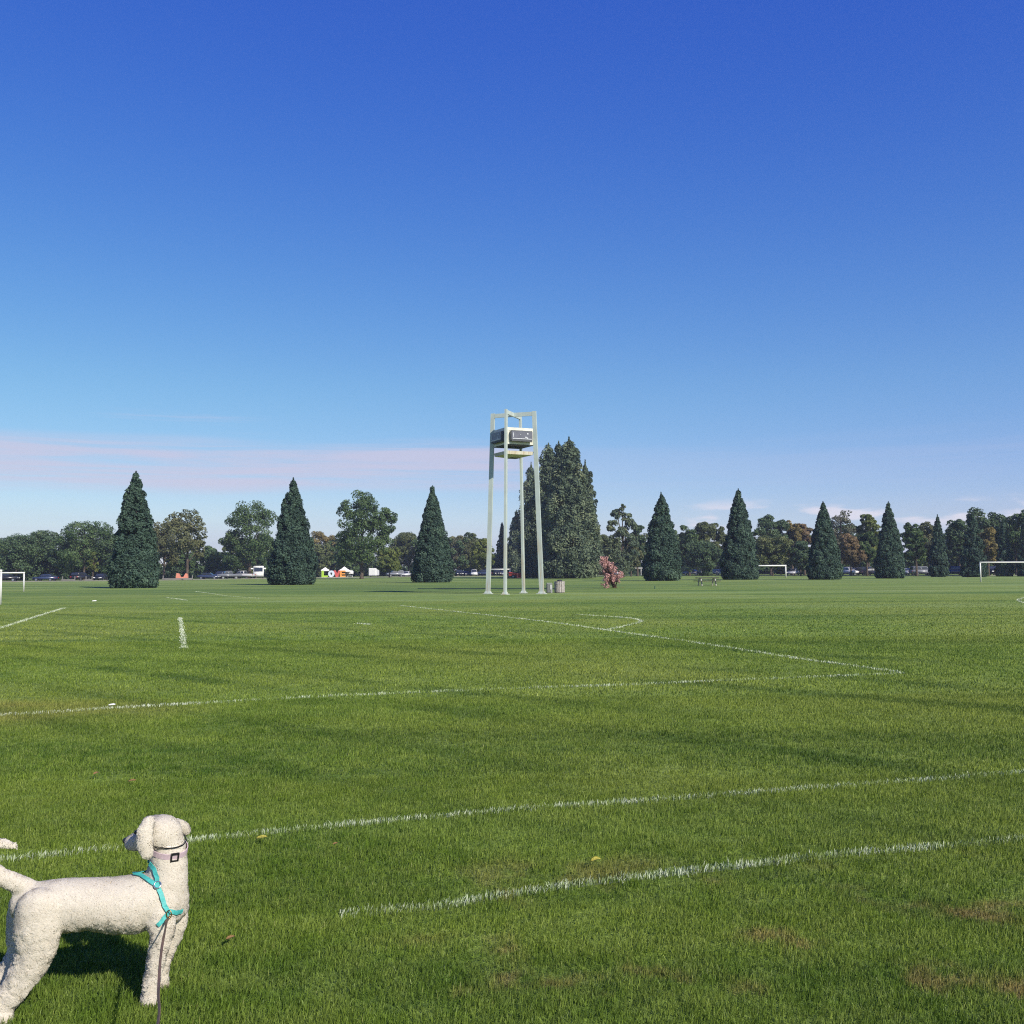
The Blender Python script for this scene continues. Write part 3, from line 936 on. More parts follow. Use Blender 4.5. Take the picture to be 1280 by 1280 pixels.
zb0, zb1 = zpx(557.6), zpx(537.2)
rl = lambda z: r0 + (r1 - r0) * z / zt
rb = rl(zb0) - .142                        # corners of the box touch the inner faces of the legs
side = rb * math.sqrt(2)
ang = th0 + math.pi / 4
RB = Matrix.Rotation(ang, 3, 'Z')
mb = MB()
mb.box((0, 0, (zb0 + zb1) / 2), (side - .02, side - .02, zb1 - zb0 - .04), RB)
housing = mb.build('display_housing', M_frame, tw)
MB().box((0, 0, zb0 - .02), (side - .03, side - .03, .07), RB).build('underside_shade', M_under_shade, housing)
for q in range(4):
    Rq = Matrix.Rotation(ang + q * math.pi / 2, 3, 'Z')
    hz = zb1 - zb0
    # raised rim on each face
    mb = MB()
    fx = side / 2 + .012
    mb.box(Rq @ Vector((fx, 0, zb1 - .09)), (.05, side, .18), Rq)
    mb.box(Rq @ Vector((fx, 0, zb0 + .05)), (.05, side, .10), Rq)
    for s_ in (-1, 1):
        mb.box(Rq @ Vector((fx, s_ * (side / 2 - .06), (zb0 + zb1) / 2 - .04)), (.05, .12, hz - .284), Rq)
    mb.build('rim', M_frame, housing)
    mb = MB()
    pw, phh = side * .78, hz * .54
    mb.box(Rq @ Vector((side / 2 + .16, 0, (zb0 + zb1) / 2 - .0)), (.32, pw, phh), Rq, bevel=.02)
    disp = mb.build('display', M_disp, tw)
    MB().box(Rq @ Vector((side / 2 + .165, 0, (zb0 + zb1) / 2 - phh / 2 - .03)), (.29, pw * .97, .10), Rq).build('underside_shade', M_under_shade, disp)
    mb = MB()
    zc = (zb0 + zb1) / 2
    xo = side / 2 + .33
    mb.box(Rq @ Vector((xo, 0, zc - phh * .36)), (.02, pw * .90, .035), Rq)
    mb.box(Rq @ Vector((xo, -pw * .42, zc + .02)), (.02, .03, phh * .5), Rq)
    for (uy, uz, ww, hh2) in ((pw * .26, phh * .22, .09, .07), (pw * .17, -phh * .17, .13, .05), (pw * .24, -phh * .25, .09, .06), (-pw * .08, phh * .12, .05, .03)):
        mb.box(Rq @ Vector((xo, uy, zc + uz)), (.02, ww, hh2), Rq)
    mb.build('segments', M_mark, disp)
# tapered tray below the box
z1_, z0_ = zpx(565.8), zpx(571.4)
mb = MB()
vs = []
for z, hh2 in ((z1_, side / 2 * 1.0), (z0_ + .08, side / 2 * .97), (z0_ - .06, side / 2 * .35)):
    for sx, sy in ((-1, -1), (1, -1), (1, 1), (-1, 1)):
        vs.append(mb.bm.verts.new(RB @ Vector((sx * hh2, sy * hh2, 0)) + Vector((0, 0, z))))
for a_ in (0, 4):
    for i in range(4):
        mb.bm.faces.new((vs[a_ + i], vs[a_ + (i + 1) % 4], vs[a_ + 4 + (i + 1) % 4], vs[a_ + 4 + i]))
mb.bm.faces.new(vs[:4])
mb.bm.faces.new(vs[8:])
tray = mb.build('tray', M_slab, tw)
MB().box((0, 0, z0_ - .075), (side * .34, side * .34, .024), RB).build('underside_shade', M_under_shade, tray)

# electrical cabinet beside the tower
M_cab = plain('grey_paint', (.32, .33, .33), .6)
M_cabd = plain('dark_grey_paint', (.10, .11, .11), .6)
q = ground(686.5, 741.2)
e = empty('utility_cabinet', q, R(14))
tag(e, 'small grey utility cabinet on a post beside the right leg of the tower', 'cabinet')
s_ = q.y / F
MB().box((0, 0, .33), (.34, .22, .62), bevel=.015).build('body', M_cabd, e)
MB().box((.10, -.125, .40), (.17, .03, .34), bevel=.008).build('meter_box', M_cab, e)
MB().box((.15, -.12, .12), (.06, .05, .24)).build('post', M_cab, e)
MB().box((0, 0, .67), (.38, .26, .04), bevel=.008).build('lid', M_cab, e)
# slatted bin enclosure
M_slat = plain('weathered_wood', (.36, .33, .30), .85, vscale=9.0, var=.25)
M_bag = plain('black_plastic', (.02, .02, .022), .5)
q = ground(699.5, 741.0)
e = empty('litter_bin', q)
tag(e, 'round litter bin clad in weathered vertical grey slats beside the tower', 'litter bin')
mb = MB()
ns = 18
for j in range(ns):
    a = 2 * math.pi * j / ns
    mb.box((math.cos(a) * .345, math.sin(a) * .345, .41), (.03, .098, .76), Matrix.Rotation(a, 3, 'Z'), bevel=.006)
mb.build('slats', M_slat, e)
MB().tube([(0, 0, .0), (0, 0, .74)], [.30, .31], 20).build('drum', M_bag, e)
mb = MB()
mb.tube([(0, 0, .745), (0, 0, .80)], [.325, .32], 20)
mb.tube([(0, 0, .80), (0, 0, .86), (0, 0, .90)], [.17, .165, .12], 16)
mb.build('lid', M_bag, e)
MB().tube([(math.cos(a) * .366, math.sin(a) * .366, .62) for a in np.linspace(0, 6.2832, 25)], .012, 5, False).build('hoop', M_cab, e)

# ------------------------------------------------------------------ goals
M_white = plain('white_enamel', (.62, .62, .585), .4, vscale=3.0, var=.05)
M_net = plain('net_cord', (.22, .22, .21), .8)


def goal(label, pa, pb, ztop, back=1.0, dirsign=1.0, rad=.055):
    """two uprights, a crossbar, back stays and ground bar"""
    c = (pa + pb) / 2
    e = empty('goal_frame', c)
    tag(e, label, 'goal', 'soccer goals around the field')
    A, B_ = pa - c, pb - c
    u = (B_ - A).normalized()
    bk = Vector((-u.y, u.x, 0)) * back * dirsign
    deep = back > 2
    for q in (A, B_):
        MB().tube([q + Vector((0, 0, -.03)), q + Vector((0, 0, ztop - rad * 1.0))], rad, 10).build('upright', M_white, e, smooth=True)
        if deep:
            MB().tube([q + Vector((0, 0, ztop - rad)) + bk * .03, q + bk + Vector((0, 0, ztop - rad)), q + bk + Vector((0, 0, 0))], rad * .8, 8).build('back_stay', M_white, e)
    MB().tube([A - u * rad + Vector((0, 0, ztop)), B_ + u * rad + Vector((0, 0, ztop))], rad, 10).build('crossbar', M_white, e, smooth=True)
    return e


def gp(px, py):
    q = ground(px, py)
    return Vector((q.x, q.y, 0))


# near left goal: only its right upright is inside the frame
a = gp(0.6, 755.8)
goal('nearer white goal at the left edge, only one upright showing', Vector((a.x - 5.2, a.y - .6, 0)), a, at(0.6, 713.2, a.y).z, 1.2, 1, .05)
a = gp(29.6, 739.6)
goal('white goal behind the nearer left one, its right upright and crossbar showing', Vector((a.x - 5.4, a.y + .9, 0)), a, at(29, 715.9, a.y).z, 1.2, 1, .062)
a = gp(1226, 727.8)
goal('white goal at right edge of the photo in front of shaded evergreens', a, Vector((a.x + 6.3, a.y + 2.2, 0)), at(1226, 703, a.y).z, 1.4, 1, .07)
a = gp(982.3, 722.0)
goal('white goal half hidden behind the tall slim evergreen', Vector((a.x - 7.2, a.y + .3, 0)), a, at(982, 707, a.y).z, 1.4, 1, .12)
a = gp(780.4, 719.5)
goal('farthest white goal, seen left of the blunt-topped conical evergreen', a, Vector((a.x + 5.6, a.y + 1.0, 0)), at(780, 710.3, a.y).z, 4.2, 1, .11)
a = gp(637.6, 723.2)
goal('white goal seen through the tower legs', Vector((a.x - 3.9, a.y, 0)), a, at(637, 711.6, a.y).z, 1.2, 1, .11)

# ------------------------------------------------------------------ picnic table
M_wood = plain('dark_planks', (.028, .026, .024), .7, vscale=5.0, var=.3)
M_conc = plain('pale_concrete', (.52, .50, .45), .85)
q = ground(884, 732.2)
e = empty('picnic_table', q, R(8))
tag(e, 'picnic table with dark top and pale legs on the grass', 'picnic table')
mb = MB()
for j in range(5):
    mb.box((0, -.30 + j * .15, .74), (2.1, .14, .075), bevel=.006)
mb.build('table_top', M_wood, e)
for s_ in (-1, 1):
    mb = MB()
    for dy in (-.07, .07):
        mb.box((0, s_ * .74 + dy, .45), (2.1, .13, .065), bevel=.006)
    mb.build('bench_seat', M_wood, e)
for s_ in (-1, 1):
    mb = MB()
    for t_ in (-1, 1):
        mb.box((s_ * .68, t_ * .40, .36), (.09, .09, .78), Matrix.Rotation(R(t_ * 24), 3, 'X'))
    mb.box((s_ * .68, 0, .415), (.07, 1.66, .035))
    mb.box((s_ * .68, 0, .70), (.07, .66, .035))
    mb.build('leg_frame', plain('grey_concrete', (.34, .33, .29), .85), e)

# sprinkler marker post
q = ground(818.6, 736.2)
e = empty('marker_post', q)
tag(e, 'tiny green marker post standing in the grass left of the picnic table', 'post')
MB().tube([(0, 0, 0), (0, 0, .22)], [.045, .035], 8).build('post', plain('green_plastic', (.03, .09, .06), .5), e)
MB().tube([(0, 0, .22), (0, 0, .25), (0, 0, .26)], [.05, .05, .02], 8).build('cap', plain('dark_green_plastic', (.02, .05, .04), .5), e)

# ------------------------------------------------------------------ the leaning red bush
q = place(768, 735.2)
e = empty('red_bush', q)
tag(e, 'small leaning pinkish red autumn bush standing alone on the grass', 'bush')
sc_ = q.y / F
C = []
stem_tips = []
for j in range(64):
    t_ = rs.rand() ** .8
    sg_ = 1.3 + 4.6 * math.sin(math.pi * min(1, .12 + t_ * .92)) * (1 - .35 * t_)
    dx, dz = -2.5 - 11.5 * t_ ** 2.0 + rs.randn() * sg_, 3 + 33 * t_
    dy = rs.randn() * sg_
    stem_tips.append((dx, dy, dz))
    for q_ in range(4):
        C.append((dx * sc_ + rs.randn() * .10, dy * sc_ + rs.randn() * .10, max(.1, dz * sc_ + rs.randn() * .13), .13, .13, .19, np.clip(.5 + .24 * rs.randn(), 0, 1)))
v4, ti = leaves(np.array(C), 26, .062, up=.3, inner=.1)
link('crown', quads('crown', v4, [PAL['red']], ti), e)
mb = MB()
for (dx, dz) in ((-15, 40), (-8, 34), (-2, 28), (4, 18), (-12, 24), (0, 20), (5, 12)):
    mb.tube([(rs.randn() * .06, rs.randn() * .06, -.02), (dx * sc_ * .45 + .05, rs.randn() * .1, dz * sc_ * .45), (dx * sc_, rs.randn() * .15, dz * sc_)], [.035, .02, .006], 6)
for (dx, dy, dz) in stem_tips[:30]:
    mb.tube([(rs.randn() * .08, rs.randn() * .06, -.02), (dx * sc_ * .35 + .06, dy * sc_ * .5, dz * sc_ * .5), (dx * sc_, dy * sc_, dz * sc_ + .12)], [.022, .014, .005], 5)
mb.build('stems', M_bark_red, e)
# fallen leaves lying at its foot
C = np.array([(rs.randn() * .26, rs.randn() * .2, .03, .10, .10, .02, .5 + .2 * rs.randn()) for j in range(30)])
v4, ti = leaves(C, 14, .035, up=1.2, inner=.1)
v4[:, :, 0] += q.x; v4[:, :, 1] += q.y
v4[:, :, 2] = np.maximum(v4[:, :, 2], .012)
tag(link('leaf_litter', quads('leaf_litter', v4, [PAL['gold']], ti)), 'scatter of fallen golden leaves round the foot of the red bush', 'leaves', kind='stuff')

# ------------------------------------------------------------------ vehicles on the park road
M_glass = plain('car_glass', (.025, .03, .038), .08, spec=.8)
M_tyre = plain('tyre_rubber', (.018, .018, .018), .8)
M_rim = plain('alloy', (.45, .46, .47), .3, metal=.8)
M_lamp = plain('lamp_lens', (.80, .80, .76), .15)
M_tail = plain('tail_lens', (.35, .02, .02), .25)
CARP = {
    'sedan': ([(-2.25, .35), (2.25, .35), (2.28, .62), (2.05, .80), (.95, .90), (-1.35, .95), (-2.2, .92), (-2.3, .6)], [(-1.75, .93), (1.05, .89), (.35, 1.40), (-.95, 1.42)], 1.76),
    'suv': ([(-2.25, .42), (2.25, .42), (2.3, .75), (2.12, 1.0), (1.15, 1.10), (-2.1, 1.12), (-2.3, .8)], [(-2.15, 1.10), (1.2, 1.08), (.55, 1.70), (-1.95, 1.72)], 1.86),
    'van': ([(-2.5, .40), (2.5, .40), (2.55, .85), (2.40, 1.15), (1.9, 1.25), (-2.45, 1.25), (-2.5, .8)], [(-2.46, 1.23), (1.95, 1.23), (1.30, 2.05), (-2.40, 2.08)], 1.95),
    'pickup': ([(-2.7, .50), (2.65, .50), (2.7, .85), (2.5, 1.08), (1.3, 1.15), (.0, 1.16), (-2.65, 1.10), (-2.7, .8)], [(-.75, 1.12), (1.3, 1.13), (.7, 1.80), (-.55, 1.82)], 1.92),
}
_mc = {}


def car_mesh(kind, mat):
    body, cab, w = CARP[kind]
    mb = MB()
    fn = lambda u, v, s_: Vector((u, s_ * w / 2, v))
    mb.prism(body, -1, 1, fn)
    n = len(cab)
    lo = [mb.bm.verts.new((u, s_ * w / 2 * .96, v)) for s_ in (-1, 1) for u, v in cab[:2]]
    hi = [mb.bm.verts.new((u, s_ * w / 2 * .78, v)) for s_ in (-1, 1) for u, v in (cab[3], cab[2])]
    for f in ((0, 1, 5, 4), (3, 2, 6, 7), (2, 0, 4, 6), (1, 3, 7, 5), (4, 5, 7, 6), (0, 2, 3, 1)):
        vv = [(lo + hi)[i] for i in f]
        mb.bm.faces.new(vv)
    bmesh.ops.bevel(mb.bm, geom=[e_ for e_ in mb.bm.edges], offset=.06, segments=2, affect='EDGES')
    return mb.mesh('body', mat, True)


def car_glass(kind):
    if ('g', kind) in _mc: return _mc['g', kind]
    body, cab, w = CARP[kind]
    (x0, z0), (x1, z1), (x2, z2), (x3, z3) = cab
    mb = MB()
    P_ = lambda x, t, s_: Vector((x, s_ * (w / 2 * (.96 + (.78 - .96) * t) + .012), z0 + (z2 - z0) * t))
    lerp = lambda a_, b2, t: a_ + (b2 - a_) * t
    for s_ in (-1, 1):
        for u0, u1 in ((.08, .47), (.53, .93)):
            mb.face([P_(lerp(lerp(x0, x3, t), lerp(x1, x2, t), u), t, s_) for u, t in ((u0, .14), (u1, .14), (u1, .86), (u0, .86))])
    for xa, xb, o in ((x1, x2, .014), (x0, x3, -.014)):
        mb.face([Vector((lerp(xa, xb, t) + o, s_ * w / 2 * .9 * (.96 - .18 * t), lerp(z0, z2, t) + .012)) for s_, t in ((-1, .12), (1, .12), (1, .88), (-1, .88))])
    _mc['g', kind] = mb.mesh('windows', M_glass)
    return _mc['g', kind]


def wheel_mesh():
    if 'w' not in _mc:
        _mc['w'] = MB().tube([(0, -.11, 0), (0, -.08, 0), (0, .08, 0), (0, .11, 0)], [.29, .33, .33, .29], 16).mesh('wheel', M_tyre, False)
        _mc['r'] = MB().tube([(0, -.118, 0), (0, .118, 0)], [.20, .20], 12).mesh('rim', M_rim, False)
    return _mc['w'], _mc['r']


_cm = {}


def car(kind, col, label, px, dy, yaw, sc=1.0, name=None):
    body, cab, w = CARP[kind]
    q = edge_pt(px, dy)
    nm = name or {'sedan': 'parked_car', 'suv': 'parked_car', 'van': 'parked_van', 'pickup': 'pickup_truck'}[kind]
    e = empty(nm, Vector((q.x, q.y, .03)), R(yaw))
    e.scale = (sc,) * 3
    tag(e, label, 'van' if kind == 'van' else ('pickup' if kind == 'pickup' else 'car'), 'vehicles parked along the park road')
    if col not in _cm:
        _cm[col] = plain('car_paint', col, .25, var=.03, spec=.6)
    if (kind, col) not in _mc:
        _mc[kind, col] = car_mesh(kind, _cm[col])
    link('body', _mc[kind, col], e)
    link('windows', car_glass(kind), e)
    wm, rm = wheel_mesh()
    for sx in (-1.42, 1.42):
        for sy in (-1, 1):
            wo_ = link('wheel', wm, e, (sx, sy * (w / 2 - .09), .33))
            link('rim', rm, wo_)
    xf = max(u for u, v in body) - .03
    zf = body[2][1]
    for sy in (-1, 1):
        if ('h', kind) not in _mc:
            _mc['h', kind] = MB().box((0, 0, 0), (.12, .36, .16), bevel=.03).mesh('headlight', M_lamp)
            _mc['t', kind] = MB().box((0, 0, 0), (.12, .30, .20), bevel=.03).mesh('tail_light', M_tail)
        link('headlight', _mc['h', kind], e, (xf - .02, sy * (w / 2 - .26), zf))
        link('tail_light', _mc['t', kind], e, (-xf, sy * (w / 2 - .22), zf + .06))
    return e


WHT, SIL, BLK, NAV, GRY, RED = (.60, .60, .60), (.20, .21, .23), (.02, .021, .024), (.035, .05, .10), (.15, .16, .175), (.35, .04, .03)
cars = [
    ('suv', BLK, 'dark car parked under the trees at the left edge behind the left goal', 8, 4.5, 12),
    ('sedan', NAV, 'dark blue car parked right of the left goal', 57, 4.0, 176),
    ('suv', BLK, 'dark car between the two low kerbside barriers at left', 101, 5.5, 80),
    ('sedan', BLK, 'dark car nose-on just left of the leftmost conical evergreen', 126, 5.0, -84),
    ('sedan', NAV, 'dark blue saloon parked side-on under the low green tree', 261, 3.2, 2),
    ('suv', NAV, 'navy car nose-on between the dark blue saloon and the grey pickup', 276, 7.5, -100),
    ('pickup', GRY, 'grey pickup parked under the two-lobed green tree', 286, 4.2, -152),
    ('pickup', (.40, .40, .41), 'pale pickup left of the white motorhome', 304, 3.8, 165),
    ('suv', SIL, 'silver car parked right of the white box trailer', 494, 4.5, -160),
    ('sedan', WHT, 'white car tucked at the left flank of the third conical evergreen', 508, 5.0, -95),
    ('suv', BLK, 'black car at the right flank of the third conical evergreen', 574, 5.5, -80),
    ('sedan', BLK, 'dark car just left of the bright white van', 582, 8.0, -70),
    ('van', WHT, 'bright white van nose-on left of the tower', 592.5, 3.5, -86, .85),
    ('suv', NAV, 'dark blue car right of the bright white van, behind the left tower leg', 604, 5.0, 174),
    ('suv', BLK, 'black car behind the goal seen through the tower legs', 621, 7.0, -80),
    ('sedan', GRY, 'grey car behind the front tower leg', 629, 7.0, -100),
    ('suv', WHT, 'white car between the back leg and right leg of the tower', 661, 6.0, 100),
    ('sedan', WHT, 'white saloon just left of the right tower leg', 671, 5.0, 0),
    ('sedan', WHT, 'low white car parked right of the slatted litter bin under the spruces', 715.5, 2.8, 176),
    ('sedan', SIL, 'silver car nose-on behind the low white car', 727, 6.0, -90),
    ('suv', GRY, 'grey car left of the red bush under the spruces', 735, 6.0, -85),
    ('sedan', WHT, 'white car peeking out right of the red bush', 772, 3.5, 90),
    ('sedan', SIL, 'silver car in deep shade left of the picnic table', 866, 3.5, -40),
    ('suv', SIL, 'silver car in deep shade behind the picnic table', 880, 3.5, -95),
    ('sedan', WHT, 'white car nose-on at the left flank of the tall slim evergreen', 897, 3.0, -70),
    ('sedan', (.36, .36, .37), 'pale car behind the right upright of the half-hidden goal', 991, 8.0, -120),
    ('suv', WHT, 'white car at the right flank of the evergreen among golden trees', 1063, 2.6, -75),
    ('suv', BLK, 'black car in shade under the rust-orange tree', 1076, 3.4, 178),
    ('sedan', BLK, 'dark car at the left flank of the narrow pointed evergreen', 1090, 4.0, 5),
    ('sedan', WHT, 'white car barely showing at the right flank of the narrow pointed evergreen', 1134, 5.0, -90),
    ('suv', SIL, 'silver estate car parked side-on between two evergreens', 1153, 2.8, 4),
    ('sedan', WHT, 'white car behind the small narrow evergreen', 1169, 5.0, -70),
    ('suv', NAV, 'dark blue car right of the small narrow evergreen', 1193, 2.6, 170),
    ('suv', BLK, 'black car in shade inside the right-hand goal frame', 1240, 4.0, -95),
]
for c_ in cars:
    car(*c_)

# white motorhome
q = edge_pt(323.5, 4.0)
e = empty('motorhome', Vector((q.x, q.y, .03)), R(-78))
tag(e, 'white motorhome facing the field with wide mirror arms beside the second conical evergreen', 'motorhome')
M_wp = plain('white_fibreglass', (.78, .78, .76), .35, var=.04)
mb = MB()
mb.prism([(-3.2, .45), (3.0, .45), (3.1, 1.1), (3.05, 1.6), (2.75, 2.65), (2.6, 2.9), (-3.2, 2.9)], -1.12, 1.12, lambda u, v, s_: Vector((u, s_, v)))
bmesh.ops.bevel(mb.bm, geom=mb.bm.edges[:], offset=.08, segments=2, affect='EDGES')
mb.build('body', M_wp, e, smooth=True)
MB().face([(3.075, -.95, 1.62), (3.075, .95, 1.62), (2.79, .95, 2.55), (2.79, -.95, 2.55)]).build('windscreen', M_glass, e)
for s_ in (-1, 1):
    MB().box((3.09, s_ * .78, .98), (.10, .42, .22), bevel=.03).build('headlight', M_lamp, e)
    m_ = MB().box((2.95, s_ * 1.42, 2.3), (.10, .46, .30), bevel=.03).build('mirror', M_wp, e)
    MB().tube([(2.9, s_ * 1.1, 2.6), (2.95, s_ * 1.3, 2.45)], .03, 6).build('mirror_arm', M_tyre, m_)
    for x_ in (-1.9, 2.0):
        wq = link('wheel', wheel_mesh()[0], e, (x_, s_ * 1.0, .33))
        link('rim', wheel_mesh()[1], wq)
MB().box((3.1, 0, .58), (.14, 2.1, .22), bevel=.04).build('bumper', plain('grey_bumper', (.2, .2, .2), .5), e)

# white box trailer
q = edge_pt(467.5, 3.0)
e = empty('box_trailer', Vector((q.x, q.y, .03)), R(-4))
tag(e, 'plain white box trailer under the large oak-like tree', 'trailer')
MB().box((0, 0, 1.35), (2.0, 3.4, 1.85), bevel=.05).build('body', M_wp, e)
MB().box((-.1, -1.715, 1.32), (1.5, .03, 1.5), bevel=.01).build('rear_door', plain('off_white_panel', (.72, .72, .69), .4), e)
for s_ in (-1, 1):
    wq = link('wheel', wheel_mesh()[0], e, (s_ * .92, .2, .33))
    wq.rotation_euler = (0, 0, R(90))
    link('rim', wheel_mesh()[1], wq)
MB().tube([(-.5, 1.7, .48), (0, 2.7, .48), (.5, 1.7, .48)], .05, 6).build('drawbar', M_tyre, e)

# ------------------------------------------------------------------ market corner: canopies and LOVE letters
M_canvas = plain('white_canvas', (.80, .79, .76), .8, var=.04)


def canopy(px, dy, w, label, h0=2.0, h1=3.0):
    q = edge_pt(px, dy)
    e = empty('canopy_tent', q, R(10))
    tag(e, label, 'canopy', 'pop-up canopies beside the road')
    mb = MB()
    c4 = [Vector((sx * w / 2, sy * w / 2, h0)) for sx, sy in ((-1, -1), (1, -1), (1, 1), (-1, 1))]
    m4 = [v_ * .55 + Vector((0, 0, h0 * .45 + (h1 - h0) * .38)) for v_ in c4]
    for i in range(4):
        mb.face([c4[i], c4[(i + 1) % 4], m4[(i + 1) % 4], m4[i]])
        mb.face([m4[i], m4[(i + 1) % 4], Vector((0, 0, h1))])
        mb.face([c4[i], c4[(i + 1) % 4], c4[(i + 1) % 4] - Vector((0, 0, .28)), c4[i] - Vector((0, 0, .28))])
    mb.build('roof', M_canvas, e)
    for v_ in c4:
        MB().tube([(v_.x * .97, v_.y * .97, 0), (v_.x * .97, v_.y * .97, h0 - .02)], .035, 6).build('pole', M_rim, e)
    return e


canopy(430.5, 4.0, 2.9, 'white peaked canopy behind the orange letter E', 1.75, 2.75)
canopy(406.5, 6.0, 2.0, 'smaller white canopy behind the green letter L', 1.95, 2.6)
LET = {
    'L': [(-.5, 0), (.5, 0), (.5, .26), (-.2, .26), (-.2, 1), (-.5, 1)],
    'V': [(-.16, 0), (.16, 0), (.55, 1), (.25, 1), (0, .36), (-.25, 1), (-.55, 1)],
    'E': [(-.45, 0), (.45, 0), (.45, .2), (-.18, .2), (-.18, .4), (.36, .4), (.36, .6), (-.18, .6), (-.18, .8), (.45, .8), (.45, 1), (-.45, 1)],
}


def letter(ch, px, col, label, dy=1.9, h=1.62):
    q = edge_pt(px, dy)
    mb = MB()
    wz = 1.5
    fn = lambda u, v, s_: Vector((u * wz, s_, v * h))
    if ch == 'O':
        n = 20
        for i in range(n):
            a0, a1 = 2 * math.pi * i / n, 2 * math.pi * (i + 1) / n
            mb.prism([(.5 * math.cos(a0), .5 + .5 * math.sin(a0)), (.5 * math.cos(a1), .5 + .5 * math.sin(a1)),
                      (.19 * math.cos(a1), .5 + .22 * math.sin(a1)), (.19 * math.cos(a0), .5 + .22 * math.sin(a0))], -.2, .2, fn)
        bmesh.ops.remove_doubles(mb.bm, verts=mb.bm.verts[:], dist=1e-4)
    else:
        mb.prism(LET[ch], -.2, .2, fn)
    o = mb.build('letter', plain('letter_paint', col, .5, var=.04), None, (q.x, q.y, .17))
    o.rotation_euler = (0, 0, R(-8))
    return tag(o, label, 'letter', 'large freestanding letters by the road')


letter('L', 406.0, (.40, .62, .06), 'large freestanding lime green letter L')
letter('O', 414.2, (.68, .74, .84), 'large freestanding pale blue-white letter O')
letter('V', 421.3, (.62, .12, .10), 'large freestanding red letter V')
letter('E', 428.4, (.80, .36, .08), 'large freestanding orange letter E')
# plinth
q0, q1 = edge_pt(400, 1.9), edge_pt(436, 1.9)
mb = MB()
mb.box(((q0.x + q1.x) / 2, (q0.y + q1.y) / 2, .09), ((q1 - q0).length, 1.1, .16), Matrix.Rotation(math.atan2(q1.y - q0.y, q1.x - q0.x), 3, 'Z'), bevel=.02)
tag(mb.build('plinth', M_conc), 'low pale plinth under the large freestanding letters', 'plinth')
# white folding tables / coolers right of the canopy
q = edge_pt(437.6, 3.2)
e = empty('market_stall', q)
tag(e, 'small white stall with a rounded white hood right of the white peaked canopy', 'stall')
MB().box((0, 0, .42), (1.3, .8, .06), bevel=.01).build('table_top', M_canvas, e)
for s_ in (-1, 1):
    MB().box((s_ * .55, 0, .2), (.06, .6, .40)).build('leg', M_canvas, e)
MB().prism([(-.75, .95), (.75, .95), (.78, 1.45), (.6, 1.75), (-.55, 1.8), (-.78, 1.5)], -.5, .5, lambda u, v, s_: Vector((u, s_, v))).build('hood', M_canvas, e)
for s_ in (-1, 1):
    MB().tube([(s_ * .6, .3, .45), (s_ * .6, .3, .95)], .03, 6).build('post', M_rim, e)

# orange open container at left
q = edge_pt(228, 2.6)
e = empty('skip_container', q, R(5))
tag(e, 'salmon orange open container with two high ends under the olive-brown tree', 'container')
M_or = plain('salmon_paint', (.62, .23, .15), .6)
MB().prism([(-1.15, 0), (1.15, 0), (1.2, .5), (1.1, 1.25), (.75, 1.35), (.35, .62), (-.35, .55), (-.7, 1.3), (-1.05, 1.4), (-1.2, .5)], -.6, .6, lambda u, v, s_: Vector((u, s_, v + .03))).build('body', M_or, e)
mb = MB()
for x_ in (-1.0, 0, 1.0):
    mb.box((x_, -.62, .3), (.08, .05, .5))
mb.build('ribs', M_or, e)
# low barriers at left: rail on posts
for px, wpx, lab in ((85.5, 17, 'long pale low barrier rail on posts under the trees at left'), (111, 9, 'short pale low barrier rail on posts left of the leftmost conical evergreen'), (222, 38, 'long pale low wall below the salmon orange container')):
    q = edge_pt(px, 1.4)
    wm_ = wpx * q.y / F
    e = empty('barrier', q)
    tag(e, lab, 'barrier', 'low pale barriers along the road edge')
    MB().box((0, 0, .28), (wm_, .25, .26), bevel=.02).build('rail', M_kerb, e)
    for s_ in (-1, 1):
        MB().box((s_ * (wm_ / 2 - .12), .19, .50), (.16, .12, .94), bevel=.01).build('post', M_kerb, e)

# red tractor with a front bucket between the tower legs
q = ground(638.5, 723.2)
e = empty('tractor', Vector((q.x, q.y, 0)), R(-28))
tag(e, 'small red tractor with a front bucket seen between the middle tower legs', 'tractor')
M_red = plain('red_paint', (.62, .07, .04), .4, var=.05)
MB().prism([(-.6, .55), (1.1, .55), (1.2, .95), (1.0, 1.10), (-.1, 1.15), (-.6, 1.0)], -.32, .32, lambda u, v, s_: Vector((u, s_, v))).build('bonnet', M_red, e)
mb = MB()
mb.box((-.75, 0, 1.0), (.5, .5, .12)); mb.box((-.98, 0, 1.25), (.1, .5, .45))
mb.build('seat', M_bag, e)
mb = MB()
for s_ in (-1, 1):
    mb.tube([(-1.0, s_ * .5, .7), (-1.05, s_ * .5, 2.0)], .035, 6)
mb.tube([(-1.05, -.5, 2.0), (-1.05, .5, 2.0)], .035, 6)
mb.build('roll_bar', M_bag, e)
mb = MB()
for s_ in (-1, 1):
    mb.tube([(-.2, s_ * .42, 1.15), (1.1, s_ * .42, 1.0), (1.9, s_ * .42, .55)], .06, 6)
mb.build('loader_arm', M_red, e)
MB().prism([(1.75, .15), (2.6, .10), (2.65, .2), (2.05, .32), (2.0, 1.0), (1.75, 1.0)], -.95, .95, lambda u, v, s_: Vector((u, s_, v))).build('bucket', plain('orange_red_paint', (.72, .13, .07), .5), e)
for sx, r_ in ((-.7, .60), (.85, .36)):
    for s_ in (-1, 1):
        wq = MB().tube([(0, -.14, 0), (0, -.1, 0), (0, .1, 0), (0, .14, 0)], [r_ * .9, r_, r_, r_ * .9], 18).build('wheel', M_tyre, e, (sx, s_ * .55, r_))
        MB().tube([(0, -.15, 0), (0, .15, 0)], [r_ * .5, r_ * .5], 12).build('rim', M_cab, wq)

